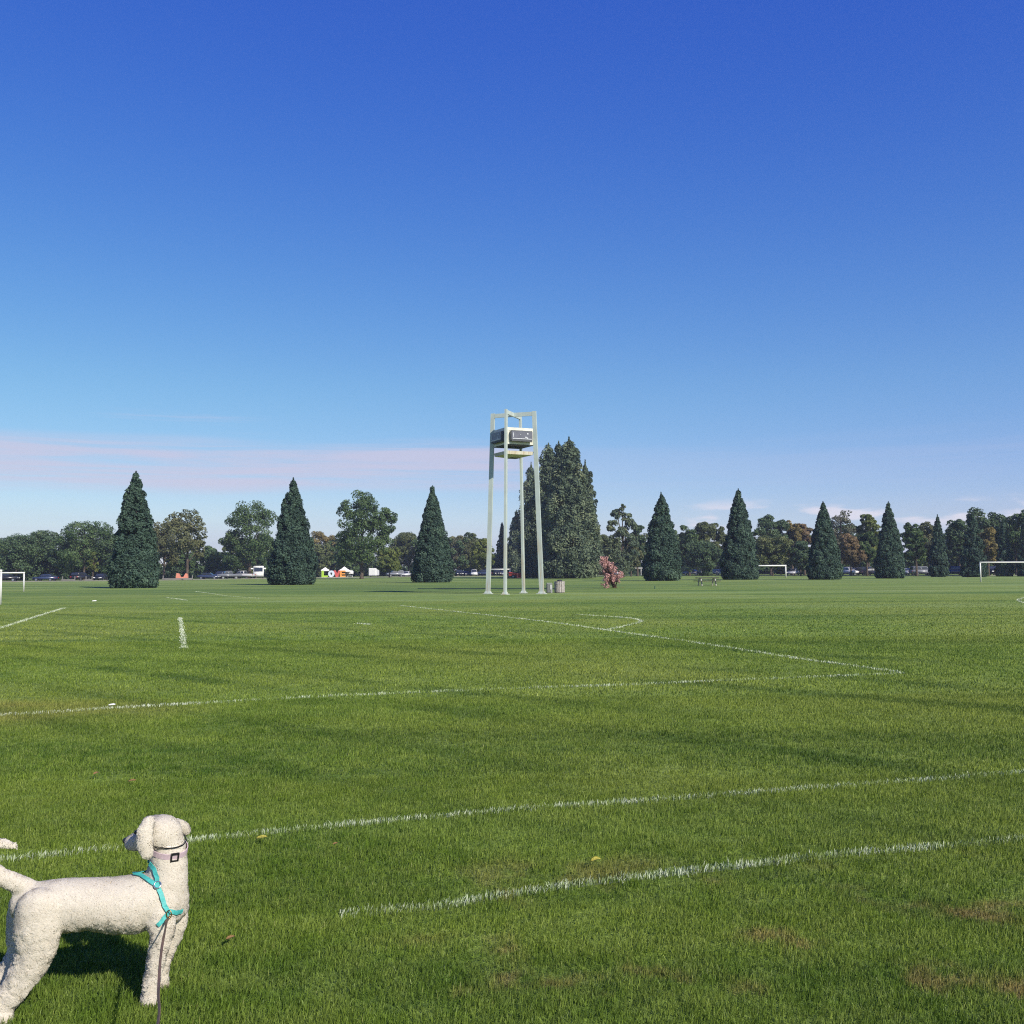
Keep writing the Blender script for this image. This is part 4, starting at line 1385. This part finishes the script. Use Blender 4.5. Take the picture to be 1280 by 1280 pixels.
# ------------------------------------------------------------------ the dog
a_near = ground(189, 1258)
Fd = Vector((math.cos(R(17)), math.sin(R(17)), 0))      # the dog faces right and a little away
Ld = Vector((-Fd.y, Fd.x, 0))
ORG = a_near + Ld * 0.085
ORG = Vector((ORG.x, ORG.y, 0))


def dp(px, py, l=0.0):
    """photo pixel -> point in dog space on the plane l metres left of its spine"""
    d = ray(px, py)
    t = (l - (CO - ORG).dot(Ld)) / d.dot(Ld)
    w = CO + d * t
    return Vector(((w - ORG).dot(Fd), l, w.z))


MPX = (dp(101, 1100) - dp(100, 1100)).length            # metres per pixel at the dog
W2L = Matrix((Fd, Ld, Vector((0, 0, 1))))               # world direction -> dog space
CAM_L = W2L @ (CO - ORG)

mb = MB()


def chain(pts, step=0.006, seg=14, ring=9):
    """pts: (point, (rx,ry,rz)) joined by closely spaced ellipsoids"""
    for (p0, r0_), (p1, r1_) in zip(pts, pts[1:]):
        L_ = (p1 - p0).length
        n = max(2, int(L_ / max(step, .22 * min(min(r0_), min(r1_)))) + 1)
        for i in range(n):
            t = i / (n - 1)
            mb.sphere(p0.lerp(p1, t), tuple(r0_[j] * (1 - t) + r1_[j] * t for j in range(3)), seg, ring)


def R3(r):
    return (r, r, r)


TOR = [(31, 1110, 1150, .055), (45, 1102, 1168, .085), (80, 1097, 1166, .092), (112, 1096.5, 1162, .098), (142, 1095.5, 1167, .105), (170, 1091, 1168, .108), (193, 1089, 1160, .10), (212, 1093, 1152, .085)]
chain([(dp(x, (a + b2) / 2), ((.05, hw, (b2 - a) / 2 * MPX * .97))) for x, a, b2, hw in TOR], .012, 20, 13)
chain([(dp(212, 1122), (.05, .08, .085)), (dp(221, 1122), (.035, .055, .055))])
# neck and skull
chain([(dp(199, 1122, .0), R3(.088)), (dp(207, 1104, .004), R3(.080)), (dp(210.5, 1083, .008), R3(.0695)), (dp(210.5, 1062, .014), R3(.0635)), (dp(206, 1046, .02), R3(.064))])
chain([(dp(208, 1102, 0), R3(.076)), (dp(213, 1122, 0), R3(.066)), (dp(216, 1134, 0), R3(.050))])
hc = dp(203, 1043, .02)
hf = (W2L @ Vector((-.90, .42, -.13))).normalized()     # where the head looks
hup = Vector((0, 0, 1)) - hf * hf.z
hup.normalize()
hr = hf.cross(hup)                                      # to the dog's right
chain([(hc, R3(.071)), (hc + hf * .035 + hup * .004, R3(.066))])
mz = [(hc + hf * .06 - hup * .012, R3(.046)), (hc + hf * .10 - hup * .020, R3(.036)), (hc + hf * .140 - hup * .024, R3(.031)), (hc + hf * .158 - hup * .026, R3(.027))]
chain(mz)
# ears: near (left) ear hangs towards the viewer, far ear flicks out to the right
chain([(dp(186, 1027, -.050), (.022, .018, .020)), (dp(181, 1041, -.074), (.027, .015, .026)), (dp(181, 1055, -.082), (.029, .014, .027)), (dp(184, 1067, -.080), (.021, .013, .020))])
chain([(dp(220, 1031, .07), (.026, .022, .020)), (dp(228, 1034, .085), (.024, .020, .022)), (dp(232.5, 1038, .09), (.016, .016, .018))])
# tail curling up and back over the rump
chain([(dp(36, 1112), R3(.034)), (dp(20, 1104), R3(.030)), (dp(2, 1096.5), R3(.028)), (dp(-16, 1084), R3(.028)), (dp(-27, 1069), R3(.027)), (dp(-20, 1058), R3(.022)), (dp(-4, 1054, .01), R3(.016)), (dp(10, 1055, .01), R3(.012)), (dp(19, 1057.5, .01), R3(.008))])


def gpx(px, l):
    """pixel row of the ground below column px on plane l"""
    lo_, hi_ = 1100.0, 1600.0
    for _ in range(40):
        m_ = (lo_ + hi_) / 2
        if dp(px, m_, l).z > 0: lo_ = m_
        else: hi_ = m_
    return lo_


def leg_chain(pts, l, r, foot=None):
    chain([(dp(x, y, l + dl), (rx, ry, rx)) for (x, y, dl), (rx, ry) in zip(pts, r)])


# hind legs
leg_chain([(48, 1138, 0), (47, 1160, 0), (46, 1185, 0), (38, 1206, 0)], -.062, [(.076, .058), (.079, .060), (.066, .052), (.058, .046)])
leg_chain([(38, 1206, 0), (20, 1234, 0), (0, 1260, 0), (-15, 1276, 0)], -.062, [(.057, .045), (.046, .038), (.037, .033), (.032, .030)])
gy = gpx(-6, -.075)
leg_chain([(-15, 1276, 0), (-11, (1278 + gy) / 2, -.01), (-4, gy - 9, -.013), (6, gy - 7, -.013)], -.062, [(.036, .034), (.034, .032), (.034, .034), (.026, .032)])
leg_chain([(36, 1140, 0), (34, 1165, 0), (34, 1186, 0), (18, 1212, 0), (-8, 1236, 0), (-24, 1246, 0)], .07, [(.07, .055), (.07, .055), (.06, .05), (.048, .04), (.038, .034), (.034, .032)])
gy = gpx(-18, .08)
leg_chain([(-24, 1246, 0), (-20, (1246 + gy) / 2, .01), (-15, gy - 9, .01), (-6, gy - 7, .01)], .07, [(.034, .032), (.032, .03), (.033, .033), (.025, .031)])
# front legs
gy = gpx(189, -.085)
leg_chain([(198, 1138, .02), (202, 1153, .006), (202, 1168, 0), (198, 1188, 0), (191.5, 1215, 0), (187.5, 1238, 0), (186.5, gy - 9, 0), (191, gy - 7, 0)], -.075, [(.056, .05), (.048, .042), (.039, .035), (.031, .029), (.027, .026), (.026, .026), (.028, .030), (.023, .028)])
gy = gpx(204, .08)
leg_chain([(216, 1130, 0), (219, 1152, 0), (215, 1172, 0), (206, 1195, 0), (201, 1218, 0), (199, gy - 9, 0), (203, gy - 7, 0)], .07, [(.055, .045), (.042, .038), (.031, .030), (.025, .025), (.024, .025), (.026, .029), (.022, .027)])

M_fur, k = newmat('white_fur')
tint_ = k.n('ShaderNodeAttribute', attribute_name='tint', attribute_type='GEOMETRY').outputs['Fac']
c = k.mix(tint_, (.67, .61, .51), (.80, .75, .65))
p = k.n('ShaderNodeBsdfPrincipled', {'Base Color': c, 'Roughness': .75, 'Specular IOR Level': .2})
t = k.n('ShaderNodeBsdfTranslucent', {'Color': c})
k.n('ShaderNodeOutputMaterial', {0: k.n('ShaderNodeMixShader', {0: .42, 1: p.outputs[0], 2: t.outputs[0]}).outputs[0]})
M_skin = plain('fleece', (.68, .62, .52), .85, vscale=30, var=.1, spec=.15)

raw = mb.mesh('dog_raw', M_skin)
tmp = bpy.data.objects.new('dog_raw', raw)
COL.objects.link(tmp)
md = tmp.modifiers.new('r', 'REMESH')
md.mode = 'VOXEL'
md.voxel_size = .0075
md2 = tmp.modifiers.new('s', 'SMOOTH')
md2.factor = .5
md2.iterations = 7
dg = bpy.context.evaluated_depsgraph_get()
dme = bpy.data.meshes.new_from_object(tmp.evaluated_get(dg))
bpy.data.objects.remove(tmp)
bpy.data.meshes.remove(raw)
nv = len(dme.vertices)
co = np.zeros(nv * 3, np.float32); dme.vertices.foreach_get('co', co); co = co.reshape(-1, 3)
nr = np.zeros(nv * 3, np.float32); dme.vertices.foreach_get('normal', nr); nr = nr.reshape(-1, 3)
amp = np.array([mnoise.noise(Vector(v_) * 48) * .6 + mnoise.noise(Vector(v_) * 100) * .45 for v_ in co], np.float32)
co = co + nr * (amp * np.where(co[:, 2] < .33, .0068, np.where(co[:, 2] < .42, .0036, .0022)))[:, None]
dme.vertices.foreach_set('co', co.ravel())
dme.polygons.foreach_set('use_smooth', np.full(len(dme.polygons), True))
dme.update()
dme.materials.clear()
dme.materials.append(M_skin)
dme.name = 'dog'
dog = link('dog', dme, None, ORG)
dog.rotation_euler = (0, 0, R(17))
tag(dog, 'white curly-coated dog standing in profile with its head turned to look back across the field', 'dog')
BV = BVHTree.FromPolygons([Vector(v_) for v_ in co], [tuple(pp.vertices) for pp in dme.polygons])


def hit(px, py):
    d = W2L @ ray(px, py)
    loc, n, _, _ = BV.ray_cast(CAM_L, d)
    if loc is None:                                    # just outside the outline: take the nearest point of the coat
        p_ = dp(px, py)
        loc, n, _, _ = BV.find_nearest(p_)
    return loc, n


def surf(p_):
    loc, n, _, _ = BV.find_nearest(p_)
    return loc, n


STRAPS = []                                              # sample points used to part the fur


def ribbon(pts, width, off, mat, name, parent, thick=.003, part=True, closed=False):
    """a strap lying on the coat.  pts: (location, normal)"""
    # resample
    P_ = [p_[0] for p_ in pts]; N_ = [p_[1] for p_ in pts]
    out = []
    for i in range(len(P_) - 1):
        m_ = max(2, int((P_[i + 1] - P_[i]).length / .012))
        for j in range(m_):
            t = j / m_
            q = P_[i].lerp(P_[i + 1], t)
            l_, n_ = surf(q)
            nn = (N_[i].lerp(N_[i + 1], t)).normalized()
            out.append((l_, (nn + n_).normalized()))
    out.append((P_[-1], N_[-1]))
    mb = MB()
    rings = []
    n = len(out)
    for i in range(n):
        a_, b2 = out[max(i - 1, 0)][0], out[min(i + 1, n - 1)][0]
        t = (b2 - a_).normalized()
        nn = out[i][1]
        sd = t.cross(nn).normalized() * width / 2
        c_ = out[i][0] + nn * off
        rings.append([mb.bm.verts.new(v_) for v_ in (c_ - sd, c_ + sd, c_ + sd * .96 + nn * thick, c_ - sd * .96 + nn * thick)])
        if part: STRAPS.append(out[i][0])
    for a_, b2 in zip(rings, rings[1:]):
        for q in range(4):
            mb.bm.faces.new((a_[q], a_[(q + 1) % 4], b2[(q + 1) % 4], b2[q]))
    mb.bm.faces.new(rings[0]); mb.bm.faces.new(rings[-1][::-1])
    return mb.build(name, mat, parent, smooth=False)


def mir(lst):
    """same strap on the far side of the dog"""
    return [surf(Vector((p_.x, -p_.y, p_.z)))for p_, n in lst]


M_teal = plain('teal_webbing', (.05, .36, .33), .6, vscale=60, var=.15)
M_pink = plain('lilac_webbing', (.50, .38, .42), .7, vscale=60, var=.12)
M_blk = plain('black_plastic', (.012, .012, .014), .35)
M_chrome = plain('chrome', (.75, .74, .70), .2, metal=1.0)
M_brass = plain('brass', (.50, .34, .16), .3, metal=1.0)
M_leash = plain('brown_leather', (.12, .072, .046), .6, vscale=20)

OFF = .009
# harness
s1 = [hit(*q) for q in ((168, 1091), (175, 1096), (184, 1101), (196, 1107))]
s2 = [hit(*q) for q in ((190, 1079), (195, 1087), (197.5, 1097), (197, 1107))]
s3 = [hit(*q) for q in ((197, 1107), (201, 1119), (205, 1132), (208, 1139))]
s4 = [hit(*q) for q in ((208, 1139), (217, 1141), (226, 1137.5))]
s5 = [hit(*q) for q in ((208, 1141), (203, 1151), (198, 1156))]
harness = ribbon(s1, .016, OFF, M_teal, 'harness', dog)
harness['label'] = 'teal webbing harness'
ribbon(s2, .016, OFF, M_teal, 'strap', harness)
ribbon(s3, .017, OFF + .0005, M_teal, 'strap', harness)
ribbon(s4, .016, OFF, M_teal, 'strap', harness)
ribbon(s5, .016, OFF, M_teal, 'strap', harness)
ribbon([surf(Vector((s1[0][0].x, y_, s1[0][0].z + .03))) for y_ in np.linspace(s1[0][0].y, .06, 7)], .016, OFF, M_teal, 'strap', harness)
for s_ in (s1, s2, s3, s4):
    ribbon(mir(s_), .016, OFF, M_teal, 'strap', harness)
ringc, ringn = hit(197.3, 1107.5)
u_ = ringn.orthogonal().normalized(); v_ = ringn.cross(u_)
MB().tube([ringc + ringn * (OFF + .006) + (u_ * math.cos(a) + v_ * math.sin(a)) * .0125 for a in np.linspace(0, 6.2832, 25)], .0024, 7, False).build('ring', M_chrome, harness, smooth=True)
# collar round the neck
nc0, nc1 = dp(211, 1064, .012), dp(209.5, 1044, .018)
axis = (Vector((.12, -.28, 1))).normalized()
ctr = dp(211, 1059, .012)


def ring_pts(ctr, axis, n=40, rot0=0.0):
    u = axis.orthogonal().normalized(); v = axis.cross(u)
    res = []
    for i in range(n + 1):
        a = 2 * math.pi * i / n
        d = u * math.cos(a) + v * math.sin(a)
        loc, nn, _, _ = BV.ray_cast(ctr + d * .25, -d)
        k_ = 0
        if loc is None or (loc - ctr).length > .082:
            loc = ctr + d * .064
        res.append((loc, d))
    return res


def band(pts, axis, width, off, thick, mat, name, parent):
    mb = MB()
    rings = []
    for p_, d in pts[:-1]:
        STRAPS.append(p_)
        c_ = p_ + d * off
        rings.append([mb.bm.verts.new(x_) for x_ in (c_ - axis * width / 2, c_ + axis * width / 2, c_ + axis * width / 2 + d * thick, c_ - axis * width / 2 + d * thick)])
    n = len(rings)
    for i in range(n):
        a_, b2 = rings[i], rings[(i + 1) % n]
        for q in range(4):
            mb.bm.faces.new((a_[q], a_[(q + 1) % 4], b2[(q + 1) % 4], b2[q]))
    return mb.build(name, mat, parent)


cp = ring_pts(ctr, axis)
collar = band(cp, axis, .021, .007, .003, M_pink, 'collar', dog)
collar['label'] = 'lilac webbing collar with a black square buckle'
ctr2 = ctr + axis * .030
cp2 = ring_pts(ctr2, axis)
band(cp2, axis, .004, .009, .003, M_blk, 'cord', collar)
# buckle faces the viewer
bl, bn = hit(217.3, 1051)
best = min(cp, key=lambda q: ((q[0] - bl).length))
bl = best[0]; bn = best[1]
tx = bn.cross(axis).normalized()
MBk = MB()
for s_ in (-1, 1):
    MBk.box(bl + bn * .0125 + tx * s_ * .013, (.005, .034, .006), Matrix((tx, axis, bn)).transposed())
    MBk.box(bl + bn * .0125 + axis * s_ * .0145, (.021, .005, .006), Matrix((tx, axis, bn)).transposed())
MBk.build('buckle', M_blk, collar)
# nose, eyes
nz_ = hc + hf * .190 - hup * .018
MB().sphere(nz_, (.013, .014, .012), 14, 10).build('nose', M_blk, dog, smooth=True)
for s_ in (-1, 1):
    l_, n_ = surf(hc + hf * .082 + hr * s_ * .05 + hup * .022)
    MB().sphere(l_ + n_ * .006, .0085, 12, 8).build('eye', M_blk, dog, smooth=True)

# curly coat: short curled strands rooted on the body
dme.calc_loop_triangles()
tri = np.zeros(len(dme.loop_triangles) * 3, np.int32); dme.loop_triangles.foreach_get('vertices', tri); tri = tri.reshape(-1, 3)
nr2 = np.zeros(nv * 3, np.float32); dme.vertices.foreach_get('normal', nr2); nr2 = nr2.reshape(-1, 3)
A_, B_, C_ = co[tri[:, 0]], co[tri[:, 1]], co[tri[:, 2]]
ar = np.linalg.norm(np.cross(B_ - A_, C_ - A_), axis=1)
NF = 150000
ti_ = rs.choice(len(tri), NF, p=ar / ar.sum())
r1_, r2_ = np.sqrt(rs.rand(NF)), rs.rand(NF)
w0, w1, w2 = (1 - r1_)[:, None], (r1_ * (1 - r2_))[:, None], (r1_ * r2_)[:, None]
P0 = A_[ti_] * w0 + B_[ti_] * w1 + C_[ti_] * w2
N0 = nr2[tri[ti_, 0]] * w0 + nr2[tri[ti_, 1]] * w1 + nr2[tri[ti_, 2]] * w2
N0 /= np.linalg.norm(N0, axis=1, keepdims=True) + 1e-9
if STRAPS:
    S = np.array([tuple(s_) for s_ in STRAPS], np.float32)
    keep = np.ones(NF, bool)
    for s0 in range(0, len(S), 40):
        d2 = ((P0[:, None, :] - S[None, s0:s0 + 40]) ** 2).sum(2).min(1)
        keep &= d2 > .0085 ** 2
    P0, N0 = P0[keep], N0[keep]
nosep = np.array(tuple(nz_))
kp = np.linalg.norm(P0 - nosep, axis=1) > .017
P0, N0 = P0[kp], N0[kp]
n = len(P0)
# curl direction follows a coarse noise so neighbouring strands clump
cd = np.array([tuple(mnoise.noise_vector(Vector(q) * 38)) for q in P0], np.float32) * 1.3 + unit(n) * .55 + np.array([0, 0, -.25])
cd -= N0 * (cd * N0).sum(1, keepdims=True)
cd /= np.linalg.norm(cd, axis=1, keepdims=True) + 1e-9
sd = np.cross(N0, cd)
zloc = P0[:, 2]
ln = (.0050 + .0042 * rs.rand(n)) * np.where(zloc < .36, 1.3, 1.0)
V = np.zeros((n, 8, 3), np.float32)
for j, (fn_, ft_, ww) in enumerate(((-.05, 0, 1), (.42, .45, 1), (.50, 1.0, .8), (.22, 1.5, .3))):
    c_ = P0 + N0 * (ln * fn_)[:, None] + cd * (ln * ft_)[:, None]
    V[:, 2 * j] = c_ - sd * .0023 * ww
    V[:, 2 * j + 1] = c_ + sd * .0023 * ww
base = np.arange(n)[:, None] * 8
L_ = (base + np.array([[0, 2, 3, 1, 2, 4, 5, 3, 4, 6, 7, 5]])).ravel()
nf = n * 3
tnt = np.repeat(np.clip(.62 + .22 * rs.randn(n) + .25 * (np.array([mnoise.noise(Vector(q) * 9) for q in P0])), 0, 1), 3)
fm = npmesh('fur_coat', V.reshape(-1, 3), L_, np.arange(nf) * 4, np.full(nf, 4), [M_fur], {'tint': tnt}, smooth=True)
fm.normals_split_custom_set_from_vertices(np.repeat(N0, 8, axis=0).astype(np.float32))
fur = link('fur_coat', fm, dog)

# leash: from the harness clip down towards the viewer's hand
def d2w(p_):
    return ORG + Fd * p_.x + Ld * p_.y + Vector((0, 0, p_.z))


cl_, cn_ = hit(209, 1141)
cw = d2w(cl_ + cn_ * .018)
nw = (Fd * cn_.x + Ld * cn_.y + Vector((0, 0, cn_.z)))
path = [at(208.8, 1149, cw.y - .02), at(206.5, 1162, cw.y - .10), at(203, 1180, cw.y - .24), at(200, 1205, cw.y - .42), at(198, 1240, cw.y - .66), at(196, 1285, cw.y - .90), Vector((-.86, 2.3, .36)), Vector((-.56, 1.3, .56)), Vector((-.33, .45, 1.0))]
pts = []
for i in range(len(path) - 1):
    P0_, P1_, P2_, P3_ = path[max(i - 1, 0)], path[i], path[i + 1], path[min(i + 2, len(path) - 1)]
    for j in range(8):
        t = j / 8
        pts.append(.5 * ((2 * P1_) + (P2_ - P0_) * t + (2 * P0_ - 5 * P1_ + 4 * P2_ - P3_) * t * t + (3 * P1_ - P0_ - 3 * P2_ + P3_) * t ** 3))
pts.append(path[-1])
le = empty('leash', cw)
tag(le, 'thin brown leather leash running from the dog harness towards the viewer', 'leash')
mb = MB()
rings = []
side_ = Vector((1, .25, 0)).normalized()
for i, q in enumerate(pts):
    t = (pts[min(i + 1, len(pts) - 1)] - pts[max(i - 1, 0)]).normalized()
    tw_ = Matrix.Rotation(.9 * math.sin(i * .22), 3, t)
    s_ = tw_ @ (side_ - t * side_.dot(t)).normalized()
    n_ = t.cross(s_)
    w_ = .0044
    rings.append([mb.bm.verts.new(q - cw + o_) for o_ in (-s_ * w_ - n_ * .0016, s_ * w_ - n_ * .0016, s_ * w_ + n_ * .0016, -s_ * w_ + n_ * .0016)])
for a_, b2 in zip(rings, rings[1:]):
    for q in range(4):
        mb.bm.faces.new((a_[q], a_[(q + 1) % 4], b2[(q + 1) % 4], b2[q]))
hd = pts[-1] - cw
mb.tube([hd + Vector((math.sin(a) * .05, 0, .09 - .09 * math.cos(a))) for a in np.linspace(0, 6.2832, 20)], .006, 6)
mb.build('strap', M_leash, le)
mb = MB()
c0_ = at(208.8, 1146, cw.y - .015) - cw
mb.tube([Vector((math.cos(a) * .009, -.004, math.sin(a) * .014)) + c0_ * .3 for a in np.linspace(0, 6.2832, 18)], .0025, 6)
mb.tube([c0_ * .3 + Vector((0, 0, -.012)), c0_ + Vector((0, -.002, -.012))], .0055, 8)
mb.build('clip', M_brass, le)

# ------------------------------------------------------------------ fallen leaves on the near grass
M_ly = plain('yellow_leaf', (.62, .56, .10), .6, vscale=40, var=.2)
M_lt = plain('tan_leaf', (.42, .26, .10), .7, vscale=40, var=.2)


def leaf(px, py, s_, mat, label, rot, curl=.5):
    q = ground(px, py)
    mb = MB()
    n, prev = 7, None
    for i in range(n):
        t = i / (n - 1)
        w_ = math.sin(math.pi * min(1, t * .92 + .05)) ** .8 * .55
        x_ = (t - .5) * 2
        z_ = .3 * math.cos(x_ * 1.4) * curl
        row = [mb.bm.verts.new((x_ * s_, y_ * w_ * s_ * (1 + .15 * math.sin(9 * t)), (z_ + abs(y_) * w_ * .6 * curl) * s_)) for y_ in (-1, -.5, 0, .5, 1)]
        if prev:
            for a_ in range(4):
                mb.bm.faces.new((prev[a_], prev[a_ + 1], row[a_ + 1], row[a_]))
        prev = row
    bmesh.ops.solidify(mb.bm, geom=mb.bm.faces[:], thickness=.0012)
    o = mb.build('fallen_leaf', mat, None, (q.x, q.y, .052), smooth=True)
    o.rotation_euler = (R(18), R(-8), R(rot))
    tag(o, label, 'leaf', 'fallen leaves on the near grass')


leaf(745, 1088, .031, M_ly, 'yellow fallen leaf lying above the nearest worn white line', 20, .8)
leaf(327, 1058, .033, M_ly, 'yellow fallen leaf lying just below the long white line right of the dog', 5, .3)
leaf(419, 1066, .016, M_lt, 'tiny orange leaf lying below the long white line', 30, .4)
leaf(223, 1169, .030, M_lt, 'curled tan leaf lying right behind the front legs of the dog', -30, 1.0)
leaf(165, 985, .030, M_lt, 'tan leaf lying in the grass above the head of the dog', 10, .5)
leaf(120, 975, .026, M_lt, 'pale tan leaf lying farther up the field, left of the leaf above the dog', 60, .5)
leaf(288, 1188, .020, M_lt, 'small dry leaf lying in the grass right of the front legs', 40, .6)
# bits of white litter on the grass
M_pap = plain('white_paper', (.75, .75, .72), .8)
for px, py, s_, lab in ((140, 884.6, .035, 'white scrap lying on the long white line at left'), (118, 752.3, .11, 'white scrap lying on the grass in front of the leftmost conical evergreen')):
    q = ground(px, py)
    mb = MB()
    mb.prism([(-1, 0), (.9, .05), (1, .35), (.3, .55), (-.5, .45), (-.95, .3)], -.5, .5, lambda u, v, w_: Vector((u * s_, w_ * s_ + u * .2 * s_, v * s_ + .03)))
    bmesh.ops.bevel(mb.bm, geom=mb.bm.edges[:], offset=s_ * .08, segments=1, affect='EDGES')
    tag(mb.build('paper_scrap', M_pap, None, (q.x, q.y, 0)), lab, 'litter')

# ------------------------------------------------------------------ thin autumn air over the field
M_air, k = newmat('air')
vol = k.n('ShaderNodeVolumePrincipled', {'Color': (.80, .86, 1.0, 1), 'Density': .00028, 'Anisotropy': .2})
ou = k.n('ShaderNodeOutputMaterial')
k.t.links.new(vol.outputs[0], ou.inputs['Volume'])
tag(MB().box((0, 160, 14), (700, 640, 30)).build('haze', M_air), kind='stuff')
